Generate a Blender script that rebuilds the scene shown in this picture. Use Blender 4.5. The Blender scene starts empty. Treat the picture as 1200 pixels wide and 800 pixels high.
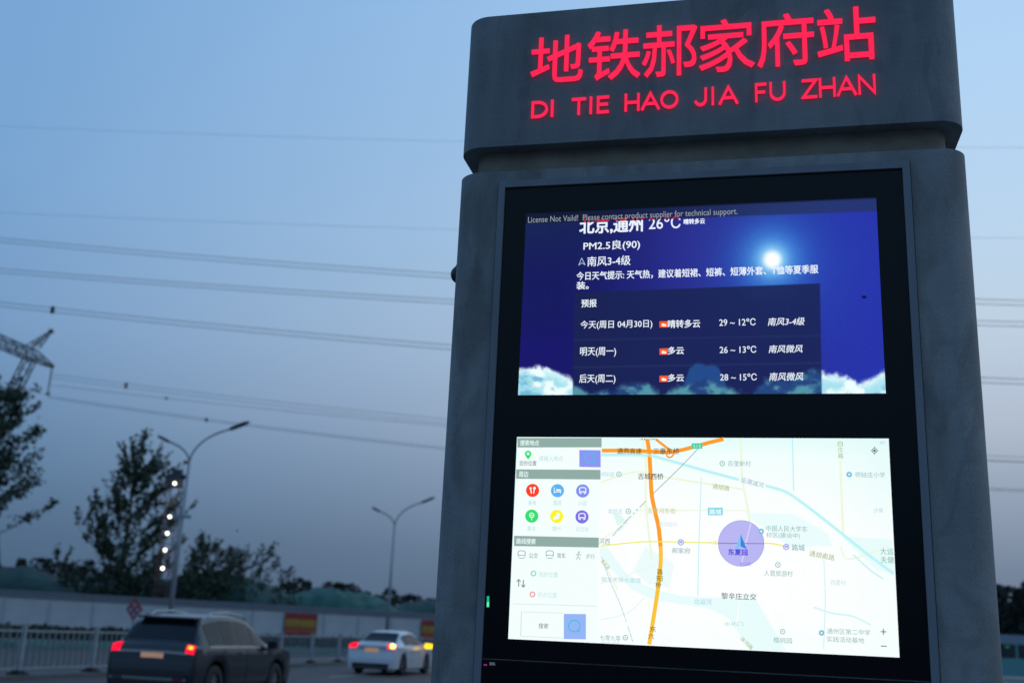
import bpy, bmesh, math, random
import numpy as np
from mathutils import Vector, Matrix
random.seed(7)
S = bpy.context.scene
COL = S.collection
R = math.radians

# ------------------------------------------------------------------ camera
F_PX = 1247.0                       # focal length in pixels of a 1200 px wide frame
YAW, PITCH, ROLL = .2329, .2679, .0465
CAM = Vector((.25, -3.527, 1.55))
fwd = Vector((-math.sin(YAW)*math.cos(PITCH), math.cos(YAW)*math.cos(PITCH), math.sin(PITCH)))
rgt0 = Vector((math.cos(YAW), math.sin(YAW), 0)); up0 = rgt0.cross(fwd)
RGT = math.cos(ROLL)*rgt0 + math.sin(ROLL)*up0
UP = -math.sin(ROLL)*rgt0 + math.cos(ROLL)*up0
cd = bpy.data.cameras.new('camera'); cam = bpy.data.objects.new('camera', cd); COL.objects.link(cam)
m = Matrix((RGT, UP, -fwd)).transposed().to_4x4(); m.translation = CAM
cam.matrix_world = m
cd.sensor_width = 36; cd.lens = F_PX/1200*36
cd.clip_start = .05; cd.clip_end = 5000
cd.dof.use_dof = True; cd.dof.focus_distance = 3.75; cd.dof.aperture_fstop = 2.5
S.camera = cam

# ------------------------------------------------------------------ sky and exposure
S.view_settings.view_transform = 'Standard'; S.view_settings.look = 'None'
S.view_settings.exposure = 0; S.view_settings.gamma = 1
def lin(c):
    c = c/255
    return c/12.92 if c <= .04045 else ((c+.055)/1.055)**2.4
def L3(*c): return tuple(lin(v) for v in c) + (1,)
W = bpy.data.worlds.new('World'); S.world = W; W.use_nodes = True
nt = W.node_tree; N = nt.nodes; N.clear()
out = N.new('ShaderNodeOutputWorld'); bg = N.new('ShaderNodeBackground'); nt.links.new(bg.outputs[0], out.inputs[0])
tc = N.new('ShaderNodeTexCoord'); sep = N.new('ShaderNodeSeparateXYZ'); nt.links.new(tc.outputs['Generated'], sep.inputs[0])
def mth(op, a, b=None, c=None, clamp=False, tree=None):
    t = tree or nt
    n = t.nodes.new('ShaderNodeMath'); n.operation = op; n.use_clamp = clamp
    for i, v in enumerate((a, b, c)):
        if v is None: continue
        if isinstance(v, (int, float)): n.inputs[i].default_value = v
        else: t.links.new(v, n.inputs[i])
    return n.outputs[0]
elev = mth('MULTIPLY', mth('ARCSINE', sep.outputs[2]), 180/math.pi)          # degrees above the horizon
# the afterglow stands to the right of the view, beyond the totem
GLOW = -YAW + R(68)
gx, gy = math.sin(GLOW), math.cos(GLOW)
hl = mth('MAXIMUM', mth('SQRT', mth('ADD', mth('POWER', sep.outputs[0], 2), mth('POWER', sep.outputs[1], 2))), .001)
ca = mth('DIVIDE', mth('ADD', mth('MULTIPLY', sep.outputs[0], gx), mth('MULTIPLY', sep.outputs[1], gy)), hl)
tt = mth('MULTIPLY', mth('ADD', ca, .10), 1.20, clamp=True)
ramp_in = mth('DIVIDE', mth('ADD', elev, 5), 65)
def ramp(stops):
    r = N.new('ShaderNodeValToRGB'); nt.links.new(ramp_in, r.inputs[0])
    e = r.color_ramp.elements
    while len(e) > 1: e.remove(e[-1])
    for i, (deg, c) in enumerate(stops):
        p = (deg+5)/65
        if i == 0: e[0].position = p; e[0].color = L3(*c)
        else: k = e.new(p); k.color = L3(*c)
    return r.outputs[0]
SKY_L = [(-5, (40, 50, 66)), (0, (68, 92, 118)), (4, (80, 108, 138)), (8, (97, 131, 166)), (14, (118, 155, 196)), (21, (122, 165, 210)), (32, (120, 166, 214)), (60, (92, 138, 192))]
SKY_R = [(-5, (60, 64, 80)), (0, (92, 108, 132)), (4, (118, 134, 156)), (8, (152, 166, 186)), (11, (176, 189, 207)), (16, (190, 209, 227)), (20, (187, 213, 237)), (26, (180, 212, 243)), (34, (172, 209, 246)), (60, (120, 165, 214))]
mix = N.new('ShaderNodeMixRGB'); nt.links.new(tt, mix.inputs[0])
nt.links.new(ramp(SKY_L), mix.inputs[1]); nt.links.new(ramp(SKY_R), mix.inputs[2])
nt.links.new(mix.outputs[0], bg.inputs[0]); bg.inputs[1].default_value = 1.0

# ------------------------------------------------------------------ placing helpers
def ray(px, py):
    px = float(px); py = float(py)
    return fwd + (px-600)/F_PX*RGT - (py-400)/F_PX*UP
def fp(px, py, y=0.0):
    """point of the totem's front plane seen at photograph pixel px, py -> (x, z)"""
    d = ray(px, py); t = (y-CAM.y)/d.y; p = CAM + t*d
    return p.x, p.z
HF = Vector((-math.sin(YAW), math.cos(YAW), 0)); HR = Vector((math.cos(YAW), math.sin(YAW), 0))
def az(deg): return HF*math.cos(R(deg)) + HR*math.sin(R(deg))
def proj(P):
    d = Vector(P)-CAM; z = d.dot(fwd)
    return 600+F_PX*d.dot(RGT)/z, 400-F_PX*d.dot(UP)/z
def pos(px, D, z=0.0):
    """ground position at depth D whose point at height z shows at column px"""
    s = (px-600)/F_PX
    for _ in range(12):
        P = CAM + D*(HF+s*HR); P.z = z
        s += (px-proj(P)[0])/F_PX
    return Vector((P.x, P.y, 0))
def zat(px, py, D):
    d = ray(px, py); t = D/d.dot(HF); return (CAM+t*d)
def hit(px, py, P0, n):
    d = ray(px, py); return CAM + d*((P0-CAM).dot(n)/d.dot(n))

# ------------------------------------------------------------------ materials
MATS = {}
def mat(name, col, rough=.6, metal=0.0, var=.0, scale=8, bump=0, bscale=40, spec=.5, emit=None, es=1.0, coat=0, streak=None, alpha=None):
    if name in MATS: return MATS[name]
    M = bpy.data.materials.new(name); M.use_nodes = True
    t = M.node_tree; b = t.nodes['Principled BSDF']
    b.inputs['Base Color'].default_value = tuple(col)+(1,) if len(col) == 3 else col
    b.inputs['Roughness'].default_value = rough; b.inputs['Metallic'].default_value = metal
    b.inputs['Specular IOR Level'].default_value = spec
    if coat: b.inputs['Coat Weight'].default_value = coat; b.inputs['Coat Roughness'].default_value = .06
    tcn = t.nodes.new('ShaderNodeTexCoord')
    if var:
        n = t.nodes.new('ShaderNodeTexNoise'); n.inputs['Scale'].default_value = scale; n.inputs['Detail'].default_value = 6
        src = tcn.outputs['Object']
        if streak:
            mp = t.nodes.new('ShaderNodeMapping'); mp.inputs['Scale'].default_value = streak
            t.links.new(src, mp.inputs[0]); src = mp.outputs[0]
        t.links.new(src, n.inputs['Vector'])
        r = t.nodes.new('ShaderNodeMapRange'); r.inputs[1].default_value = .3; r.inputs[2].default_value = .7
        r.inputs[3].default_value = 1-var; r.inputs[4].default_value = 1+var
        t.links.new(n.outputs[0], r.inputs[0])
        mx = t.nodes.new('ShaderNodeMixRGB'); mx.blend_type = 'MULTIPLY'; mx.inputs[0].default_value = 1
        mx.inputs[1].default_value = b.inputs['Base Color'].default_value
        t.links.new(r.outputs[0], mx.inputs[2]); t.links.new(mx.outputs[0], b.inputs['Base Color'])
    if bump:
        n = t.nodes.new('ShaderNodeTexNoise'); n.inputs['Scale'].default_value = bscale; n.inputs['Detail'].default_value = 8
        t.links.new(tcn.outputs['Object'], n.inputs['Vector'])
        bp = t.nodes.new('ShaderNodeBump'); bp.inputs['Strength'].default_value = bump; bp.inputs['Distance'].default_value = .02
        t.links.new(n.outputs[0], bp.inputs['Height']); t.links.new(bp.outputs[0], b.inputs['Normal'])
    if emit is not None:
        b.inputs['Emission Color'].default_value = emit; b.inputs['Emission Strength'].default_value = es
    MATS[name] = M
    return M
def glow(name, rgb, s=1.0):
    """self-lit colour, given as it shows on the screen"""
    if name in MATS: return MATS[name]
    M = bpy.data.materials.new(name); M.use_nodes = True; t = M.node_tree; t.nodes.clear()
    o = t.nodes.new('ShaderNodeOutputMaterial'); e = t.nodes.new('ShaderNodeEmission')
    e.inputs[0].default_value = L3(*rgb); e.inputs[1].default_value = s
    t.links.new(e.outputs[0], o.inputs[0]); MATS[name] = M
    return M
def G(rgb, s=1.0): return glow('lit_%d_%d_%d_%.1f' % (*rgb, s), rgb, s)

def concrete(name, base, dark):
    M = bpy.data.materials.new(name); M.use_nodes = True; t = M.node_tree; b = t.nodes['Principled BSDF']
    b.inputs['Roughness'].default_value = .62; b.inputs['Specular IOR Level'].default_value = .35
    tc_ = t.nodes.new('ShaderNodeTexCoord')
    def noise(scale, detail, mp=None, dist=0):
        n = t.nodes.new('ShaderNodeTexNoise'); n.inputs['Scale'].default_value = scale; n.inputs['Detail'].default_value = detail
        n.inputs['Distortion'].default_value = dist
        if mp:
            k = t.nodes.new('ShaderNodeMapping'); k.inputs['Scale'].default_value = mp
            t.links.new(tc_.outputs['Object'], k.inputs[0]); t.links.new(k.outputs[0], n.inputs[0])
        else: t.links.new(tc_.outputs['Object'], n.inputs[0])
        return n.outputs[0]
    def rng(v, a, b_, c, d):
        r = t.nodes.new('ShaderNodeMapRange'); 
        for i, x in enumerate((a, b_, c, d)): r.inputs[i+1].default_value = x
        t.links.new(v, r.inputs[0]); return r.outputs[0]
    blot = rng(noise(4.2, 4, (1, 1, .55), .6), .48, .62, 0, 1)       # grey blotches of damp
    blot2 = rng(noise(1.9, 5, (1, 1, .7), .3), .38, .64, 1.08, .86)
    spots = rng(noise(7.5, 9, (1, 1, .45), 1.2), .555, .62, 1.0, .86)          # patches of old splashes
    brush = rng(noise(26, 8, (.22, 1, 2.0)), .25, .75, .95, 1.05)    # the fine trowel lines
    vert = rng(noise(14, 6, (1.6, 1, .14)), .3, .7, .93, 1.06)       # rain runs
    grain = rng(noise(190, 3),   .3, .7, .84, 1.16)
    m1 = t.nodes.new('ShaderNodeMixRGB'); m1.inputs[1].default_value = base+(1,); m1.inputs[2].default_value = dark+(1,)
    t.links.new(mth('MULTIPLY', blot, .8, tree=t), m1.inputs[0])
    m2 = t.nodes.new('ShaderNodeMixRGB'); m2.blend_type = 'MULTIPLY'; m2.inputs[0].default_value = 1
    t.links.new(m1.outputs[0], m2.inputs[1])
    t.links.new(mth('MULTIPLY', mth('MULTIPLY', mth('MULTIPLY', brush, vert, tree=t), grain, tree=t), mth('MULTIPLY', blot2, spots, tree=t), tree=t), m2.inputs[2])
    t.links.new(m2.outputs[0], b.inputs['Base Color'])
    bp = t.nodes.new('ShaderNodeBump'); bp.inputs['Strength'].default_value = .25; bp.inputs['Distance'].default_value = .004
    t.links.new(noise(160, 6), bp.inputs['Height']); t.links.new(bp.outputs[0], b.inputs['Normal'])
    MATS[name] = M
    return M

# ------------------------------------------------------------------ mesh helpers
def obj(name, bm, material=None, parent=None, smooth=False, mats=None):
    me = bpy.data.meshes.new(name)
    if isinstance(bm, tuple): me.from_pydata(*bm)
    else: bm.to_mesh(me); bm.free()
    for mm in (mats or ([material] if material else [])): me.materials.append(mm)
    if smooth:
        for p in me.polygons: p.use_smooth = True
    o = bpy.data.objects.new(name, me); COL.objects.link(o)
    if parent is not None: o.parent = parent
    return o
def tag(o, label=None, cat=None, group=None, kind=None):
    if label: o['label'] = label
    if cat: o['category'] = cat
    if group: o['group'] = group
    if kind: o['kind'] = kind
    return o
def thing(name, label, cat, loc=(0, 0, 0), rz=0, group=None):
    o = bpy.data.objects.new(name, None); COL.objects.link(o); o.location = loc; o.rotation_euler = (0, 0, rz)
    o.empty_display_size = .3
    return tag(o, label, cat, group)
def children(o): return [c for c in list(bpy.data.objects) if c.parent == o]
def copy_tree(o, kids, loc, rz, label):
    c = o.copy(); COL.objects.link(c); c.location = loc; c.rotation_euler = (0, 0, rz); c['label'] = label
    for k, subs in kids:
        d = k.copy(); COL.objects.link(d); d.parent = c
        for s in subs:
            e = s.copy(); COL.objects.link(e); e.parent = d
    return c
def kids_of(o): return [(k, children(k)) for k in children(o)]
def box(bm, a, b, mi=0):
    v = [bm.verts.new((x, y, z)) for x in (a[0], b[0]) for y in (a[1], b[1]) for z in (a[2], b[2])]
    for f in ((0, 1, 3, 2), (4, 6, 7, 5), (0, 4, 5, 1), (2, 3, 7, 6), (0, 2, 6, 4), (1, 5, 7, 3)):
        bm.faces.new([v[i] for i in f]).material_index = mi
def bar(bm, p, q, r, n=6, r2=None, cap=True):
    p = Vector(p); q = Vector(q); d = q-p
    if d.length < 1e-6: return
    d.normalize(); a = d.orthogonal().normalized(); b = d.cross(a); r2 = r if r2 is None else r2
    A = [bm.verts.new(p+r*(math.cos(t)*a+math.sin(t)*b)) for t in [2*math.pi*i/n for i in range(n)]]
    B = [bm.verts.new(q+r2*(math.cos(t)*a+math.sin(t)*b)) for t in [2*math.pi*i/n for i in range(n)]]
    for i in range(n): bm.faces.new((A[i], A[(i+1) % n], B[(i+1) % n], B[i]))
    if cap: bm.faces.new(A[::-1]); bm.faces.new(B)
def tube(bm, pts, r, n=8):
    pts = [Vector(p) for p in pts]; rs = r if isinstance(r, (list, tuple)) else [r]*len(pts)
    rings = []; a = None
    for i, p in enumerate(pts):
        d = (pts[min(i+1, len(pts)-1)]-pts[max(i-1, 0)]).normalized()
        a = d.orthogonal().normalized() if a is None else (a-d*a.dot(d)).normalized()
        b = d.cross(a)
        rings.append([bm.verts.new(p+rs[i]*(math.cos(2*math.pi*k/n)*a+math.sin(2*math.pi*k/n)*b)) for k in range(n)])
    for A, B in zip(rings, rings[1:]):
        for k in range(n): bm.faces.new((A[k], A[(k+1) % n], B[(k+1) % n], B[k]))
    bm.faces.new(rings[0][::-1]); bm.faces.new(rings[-1])
def prism(bm, outline, z0, z1, inset=None):
    """outline: list of (x, y) counter-clockwise"""
    A = [bm.verts.new((x, y, z0)) for x, y in outline]; B = [bm.verts.new((x, y, z1)) for x, y in outline]
    n = len(A)
    for i in range(n): bm.faces.new((A[i], A[(i+1) % n], B[(i+1) % n], B[i]))
    bm.faces.new(A[::-1]); bm.faces.new(B)
def rrect(x0, x1, y0, y1, r, n=8):
    o = []
    for cx, cy, a0 in ((x1-r, y0+r, -90), (x1-r, y1-r, 0), (x0+r, y1-r, 90), (x0+r, y0+r, 180)):
        for k in range(n+1):
            a = R(a0+90*k/n); o.append((cx+r*math.cos(a), cy+r*math.sin(a)))
    return o
def bevelled(bm, w=.006, seg=2, ang=40):
    es = [e for e in bm.edges if len(e.link_faces) == 2 and e.calc_face_angle(0) > R(ang)]
    bmesh.ops.bevel(bm, geom=es, offset=w, segments=seg, affect='EDGES', profile=.6)
def autosmooth(o, deg=35):
    bm = bmesh.new(); bm.from_mesh(o.data)
    for f in bm.faces: f.smooth = True
    for e in bm.edges:
        if len(e.link_faces) == 2 and e.calc_face_angle(0) > R(deg): e.smooth = False
    bm.to_mesh(o.data); bm.free()

# ================================================================== the setting
M_EARTH = mat('earth', (.075, .07, .06), .95, var=.3, scale=.15, bump=.4, bscale=3)
M_ASPH = mat('asphalt', (.088, .066, .062), .62, spec=.22, var=.22, scale=.7, bump=.25, bscale=60)
M_PAVE = mat('paving', (.19, .18, .17), .85, var=.15, scale=3)
M_KERB = mat('kerb_stone', (.12, .115, .11), .85, var=.2, scale=4)
bm = bmesh.new(); bmesh.ops.create_grid(bm, x_segments=20, y_segments=20, size=2500)
tag(obj('ground', bm, M_EARTH), kind='structure')

# fence line, from the photograph's foot points
FA = pos(0, 26.0); FB = pos(400, 47.5)
FD = (FB-FA).normalized(); FN = Vector((FD.y, -FD.x, 0))      # FN points to the near carriageway
def along(s, off, z=0): return FA + FD*s + FN*off + Vector((0, 0, z))
def strip(name, s0, s1, o0, o1, z, material):
    bm = bmesh.new(); n = 60; rows = []
    for i in range(n+1):
        s = s0+(s1-s0)*i/n
        rows.append((bm.verts.new(along(s, o0, z)), bm.verts.new(along(s, o1, z))))
    for a, b in zip(rows, rows[1:]): bm.faces.new((a[0], a[1], b[1], b[0]))
    return tag(obj(name, bm, material), kind='structure')
strip('road', -60, 420, .3, 12.5, .008, M_ASPH)
strip('far_road', -60, 420, -11, -.3, .008, M_ASPH)
def kerb(name, s0, s1, o0, o1, h):
    bm = bmesh.new(); pts = [along(s0, o0), along(s0, o1), along(s1, o1), along(s1, o0)]
    A = [bm.verts.new(p) for p in pts]; B = [bm.verts.new(p+Vector((0, 0, h))) for p in pts]
    for i in range(4): bm.faces.new((A[i], A[(i+1) % 4], B[(i+1) % 4], B[i]))
    bm.faces.new(B)
    return tag(obj(name, bm, M_KERB), kind='structure')
kerb('kerb', -60, 420, -.3, .3, .10)
kerb('pavement_kerb', -60, 420, 12.5, 12.65, .13)
strip('pavement', -60, 420, 12.65, 40, .10, M_PAVE)
# white painted edge line and dashes on the near carriageway
M_PAINT = mat('road_paint', (.42, .42, .42), .7, var=.35, scale=6)
bm = bmesh.new()
for k in range(-6, 40):
    for off in (4.2, 8.3):
        p = [along(k*10, off-.07, .012), along(k*10, off+.07, .012), along(k*10+4, off+.07, .012), along(k*10+4, off-.07, .012)]
        bm.faces.new([bm.verts.new(q) for q in p])
tag(obj('lane_markings', bm, M_PAINT), kind='structure')

# netted verge beyond the far carriageway
M_NET = mat('green_dust_net', (.018, .060, .052), .8, var=.45, scale=.55, bump=.8, bscale=1.2)
M_NET2 = mat('pale_dust_net', (.022, .100, .076), .8, var=.4, scale=.8, bump=.8, bscale=1.6)
def netstrip():
    bm = bmesh.new(); rows = []; n = 120; rnd = random.Random(3)
    a = pos(-160, 44); b = pos(900, 108); d = (b-a).normalized(); nn = Vector((-d.y, d.x, 0))
    for i in range(n+1):
        p = a+(b-a)*i/n
        rows.append([bm.verts.new(p+nn*(w+rnd.uniform(-.1, .1))+Vector((0, 0, h*rnd.uniform(.7, 1.3)))) for w, h in ((0, .02), (.5, .2), (1.4, .28), (2.6, .25), (3.4, .03))])
    for A, B in zip(rows, rows[1:]):
        for k in range(4): bm.faces.new((A[k], B[k], B[k+1], A[k+1]))
    return tag(obj('netted_verge', bm, M_NET2, smooth=True), kind='structure')
netstrip()

# ------------------------------------------------------------------ hoarding wall of the building site
WA = pos(0, 78); WB = pos(505, 95); WD = (WB-WA).normalized(); WN = Vector((WD.y, -WD.x, 0))
WANG = math.atan2(WD.y, WD.x)
M_WHITE = mat('hoarding_white', (.50, .51, .53), .7, var=.10, scale=.8)
M_COPE = mat('hoarding_cap', (.16, .19, .22), .6, var=.1, scale=2)
WH = 2.95
wall = thing('hoarding_wall', 'long off white site hoarding with a grey cap running behind the road railing', 'wall', WA - WD*30, WANG)
bm = bmesh.new(); box(bm, (.02, 0, 0), (2.98, .08, WH-.42)); bevelled(bm, .012, 1)
panel0 = obj('panel', bm, M_WHITE, wall)
NW = 36
for k in range(1, NW):
    p = panel0.copy(); COL.objects.link(p); p.parent = wall; p.location = (3*k, 0.006*(k % 2), 0)
bm = bmesh.new(); box(bm, (0, -.10, WH-.42), (3*NW, .16, WH-.05)); obj('fascia', bm, M_COPE, wall)
bm = bmesh.new(); box(bm, (0, -.16, WH-.05), (3*NW, .22, WH+.03)); obj('coping', bm, mat('coping_grey', (.24, .27, .30), .6), wall)
bm = bmesh.new(); box(bm, (-.06, -.06, 0), (.06, -.002, WH-.42))
post0 = obj('post', bm, mat('hoarding_post', (.42, .43, .45), .5), wall)
for k in range(1, NW+1):
    p = post0.copy(); COL.objects.link(p); p.parent = wall; p.location = (3*k, 0, 0)
def wall_s(px):
    """distance along the wall, in its own frame, of the point seen at column px"""
    P0 = WA; d = ray(px, 720); t = (P0-CAM).dot(WN)/d.dot(WN); q = CAM+d*t
    return (q-wall.location).dot(WD)
def poster(px0, px1, z0, z1, label):
    a, b = wall_s(px0), wall_s(px1)
    t = thing('site_poster', label, 'poster', wall.location+WD*a+WN*.005+Vector((0, 0, z0)), WANG, 'posters on the site hoarding')
    w = b-a; h = z1-z0
    bm = bmesh.new(); box(bm, (0, -.16, 0), (w, -.12, h)); obj('board', bm, mat('poster_red', (.30, .03, .03), .6, var=.2, scale=2), t)
    bm = bmesh.new(); box(bm, (.05, -.175, h*.36), (w-.05, -.162, h*.70)); obj('yellow_band', bm, mat('poster_yellow', (.38, .22, .03), .6, var=.2, scale=2), t)
    bm = bmesh.new(); box(bm, (.05, -.175, h*.05), (w-.05, -.162, h*.33)); obj('lower_band', bm, mat('poster_brick', (.36, .08, .05), .6, var=.25, scale=3), t)
poster(333.5, 371.5, .75, 2.42, 'red and yellow striped poster on the hoarding, left of the white sedan')
poster(494, 530, .75, 2.40, 'red and yellow poster on the hoarding partly hidden by the totem')
# far site posters along the hoarding

# dark hedge at the hoarding's foot
M_HEDGE = mat('hedge_leaf', (.035, .06, .035), .8, var=.4, scale=3)
def leaf_cloud(pts, size, rnd, flat=.0):
    vs, fs = [], []
    for p in pts:
        a = Vector((rnd.gauss(0, 1), rnd.gauss(0, 1), rnd.gauss(0, 1))).normalized()
        b = a.orthogonal().normalized(); b.rotate(Matrix.Rotation(rnd.uniform(0, 6.28), 3, a)); c = a.cross(b)
        s = size*rnd.uniform(.6, 1.35); k = len(vs)
        vs += [p+b*s, p+c*s*.55, p-b*s*.8, p-c*s*.55]
        fs.append((k, k+1, k+2, k+3))
    return vs, [], fs
rnd = random.Random(11)
pts = []
for i in range(30000):
    s = rnd.uniform(0, 105); o_ = rnd.uniform(1.0, 13)*(1-.5*max(0, (s-40)/70)); h = rnd.uniform(.02, .55)*(1+.2*math.sin(s*1.7+o_)+.15*math.sin(s*4.3-o_*2))
    pts.append(wall.location + WD*s + WN*o_ + Vector((0, 0, h)))
tag(obj('low_hedge', leaf_cloud(pts, .24, rnd), M_HEDGE), 'low dark planting along the foot of the white hoarding', 'hedge', kind='stuff')

# ------------------------------------------------------------------ road railing
M_RAIL = mat('railing_paint', (.29, .305, .315), .5, var=.15, scale=5)
M_FOOT = mat('railing_foot', (.035, .03, .028), .8)
def railing(label, s0, npk, span, first):
    t = thing('road_railing', label, 'railing', along(s0, 0, .10), math.atan2(FD.y, FD.x), 'railing sections along the road')
    return t
SPAN = 3.0
def make_railing():
    t = thing('road_railing', '', 'railing', (0, 0, 0), 0, 'railing sections along the road')
    bm = bmesh.new(); box(bm, (-.05, -.05, 0), (.05, .05, 1.10)); box(bm, (-.06, -.06, 1.10), (.06, .06, 1.14)); bevelled(bm, .006, 1); obj('post', bm, M_RAIL, t)
    bm = bmesh.new(); box(bm, (-.20, -.16, 0), (.20, .16, .05)); box(bm, (-.12, -.10, .05), (.12, .10, .10)); bevelled(bm, .01, 1); obj('foot', bm, M_FOOT, t)
    for z in (.12, .98):
        bm = bmesh.new(); box(bm, (.05, -.02, z), (SPAN-.05, .02, z+.05)); bevelled(bm, .004, 1); obj('rail', bm, M_RAIL, t)
    bm = bmesh.new(); box(bm, (-.022, -.016, .17), (.022, .016, .98)); p0 = obj('picket', bm, mat('picket_paint', (.16, .175, .19), .5), t); p0.location = (.25, 0, 0)
    for k in range(1, 11):
        p = p0.copy(); COL.objects.link(p); p.parent = t; p.location = (.25+.25*k, 0, 0)
    return t
rail0 = make_railing(); rk = kids_of(rail0)
places = ['at the left edge of the photograph', 'second in view from the left edge', 'third in view from the left edge', 'left of the dark SUV',
          'behind the left taillight of the dark SUV', 'behind the dark SUV, its near end', 'behind the dark SUV, its far end', 'just ahead of the dark SUV', 'between the dark SUV and the white sedan',
          'just left of the white sedan', 'behind the white sedan', 'beyond the white sedan', 'last before the totem hides it']
for i in range(13):
    lab = 'pale grey picket railing section ' + places[i]
    s = SPAN*(i-1)+.6
    if i == 0: rail0.location = along(s, 0, .10); rail0.rotation_euler.z = math.atan2(FD.y, FD.x); rail0['label'] = lab
    else: copy_tree(rail0, rk, along(s, 0, .10), math.atan2(FD.y, FD.x), lab)

# ------------------------------------------------------------------ warning signs before the hoarding
def warning(px, D, size, label):
    P = pos(px, D); t = thing('warning_sign', label, 'road sign', P, -YAW*-1, 'triangular roadworks signs')
    bm = bmesh.new(); tri = [(-size/2, 0), (size/2, 0), (0, size*.87)]
    A = [bm.verts.new((x, 0, z+1.1)) for x, z in tri]; B = [bm.verts.new((x, .03, z+1.1)) for x, z in tri]
    for i in range(3): bm.faces.new((A[i], A[(i+1) % 3], B[(i+1) % 3], B[i]))
    bm.faces.new(A); bm.faces.new(B[::-1]); bmesh.ops.recalc_face_normals(bm, faces=bm.faces)
    obj('border', bm, mat('sign_red', (.30, .05, .06), .5), t)
    bm = bmesh.new(); A = [bm.verts.new((x*.62, -.006, z*.62+1.1+size*.1)) for x, z in tri]; bm.faces.new(A)
    obj('face', bm, mat('sign_face', (.30, .31, .36), .5), t)
    bm = bmesh.new(); box(bm, (-.03, .04, 0), (.03, .09, 1.6)); bar(bm, (0, .07, .5), (0, .6, 0), .02, 5); obj('stand', bm, M_COPE, t)
warning(168, 70, .85, 'small red edged triangle sign, middle one behind the SUV roof')
warning(181, 70, .75, 'small red edged triangle sign nearest the lamp post on its left')
warning(208, 70, .75, 'small red edged triangle sign just right of the lamp post')
P = pos(152, 68); t = thing('diamond_sign', 'diamond shaped red and grey sign standing left of the SUV roof', 'road sign', P, YAW)
bm = bmesh.new(); dm = [(0, 1.3), (.52, 2.0), (0, 2.75), (-.52, 2.0)]
A = [bm.verts.new((x, 0, z)) for x, z in dm]; B = [bm.verts.new((x, .03, z)) for x, z in dm]
for i in range(4): bm.faces.new((A[i], A[(i+1) % 4], B[(i+1) % 4], B[i]))
bm.faces.new(A); bm.faces.new(B[::-1]); obj('board', bm, mat('sign_red', (0, 0, 0)), t)
bm = bmesh.new()
for (x, z) in ((0, 2.25), (-.22, 1.95), (.22, 1.95), (0, 1.68)):
    A = [bm.verts.new((x+a, -.008, z+b)) for a, b in ((0, -.17), (.13, 0), (0, .17), (-.13, 0))]; bm.faces.new(A)
obj('face', bm, mat('sign_face', (0, 0, 0)), t)
bm = bmesh.new(); bar(bm, (0, .05, 0), (0, .05, 1.9), .035, 6); obj('post', bm, M_COPE, t)

# ------------------------------------------------------------------ netted earth mounds behind the hoarding
def mound(px0, px1, D, ytop, label, seed, depth=16, m=None, pw=.45):
    r = random.Random(seed); a = pos(px0, D); b = pos(px1, D); L = (b-a).length
    top = zat((px0+px1)/2, ytop, D).z
    c = (a+b)/2; t = [r.uniform(0, 6.28) for _ in range(8)]
    bm = bmesh.new(); nx, ny = 70, 26; rows = []
    for j in range(ny+1):
        v = -1+2*j/ny; row = []
        for i in range(nx+1):
            u = -1+2*i/nx
            e = max(0, 1-abs(u)**3.2)*max(0, 1-abs(v)**2.4)
            h = top*e**pw*(1+.06*math.sin(u*4+t[0])+.035*math.sin(u*9+v*4+t[1])) + e*(.09*math.sin(u*31+v*9+t[2])+.08*math.sin(u*17-v*21+t[3])+r.uniform(-.07, .07))
            row.append(bm.verts.new((u*L/2, v*depth/2, max(h, -.02))))
        rows.append(row)
    for A, B in zip(rows, rows[1:]):
        for i in range(nx): bm.faces.new((A[i], A[i+1], B[i+1], B[i]))
    o = obj('earth_mound', bm, m or M_NET, smooth=True); o.location = c; o.rotation_euler.z = YAW
    return tag(o, label, 'earth mound', 'earth mounds under green dust netting')
mound(-150, 112, 100, 668, 'green netted earth mound at the far left behind the hoarding', 1, pw=.22)
mound(90, 345, 104, 676, 'long green netted earth mound behind the lamp post by the dark SUV', 2, pw=.28)
mound(292, 480, 106, 694, 'brightest green netted earth mound, left of the lamp post by the white sedan', 3, m=M_NET2, pw=.34)
mound(430, 640, 112, 706, 'low green netted earth mound beside the totem, right of the lamp post', 4, pw=.3)

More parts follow.
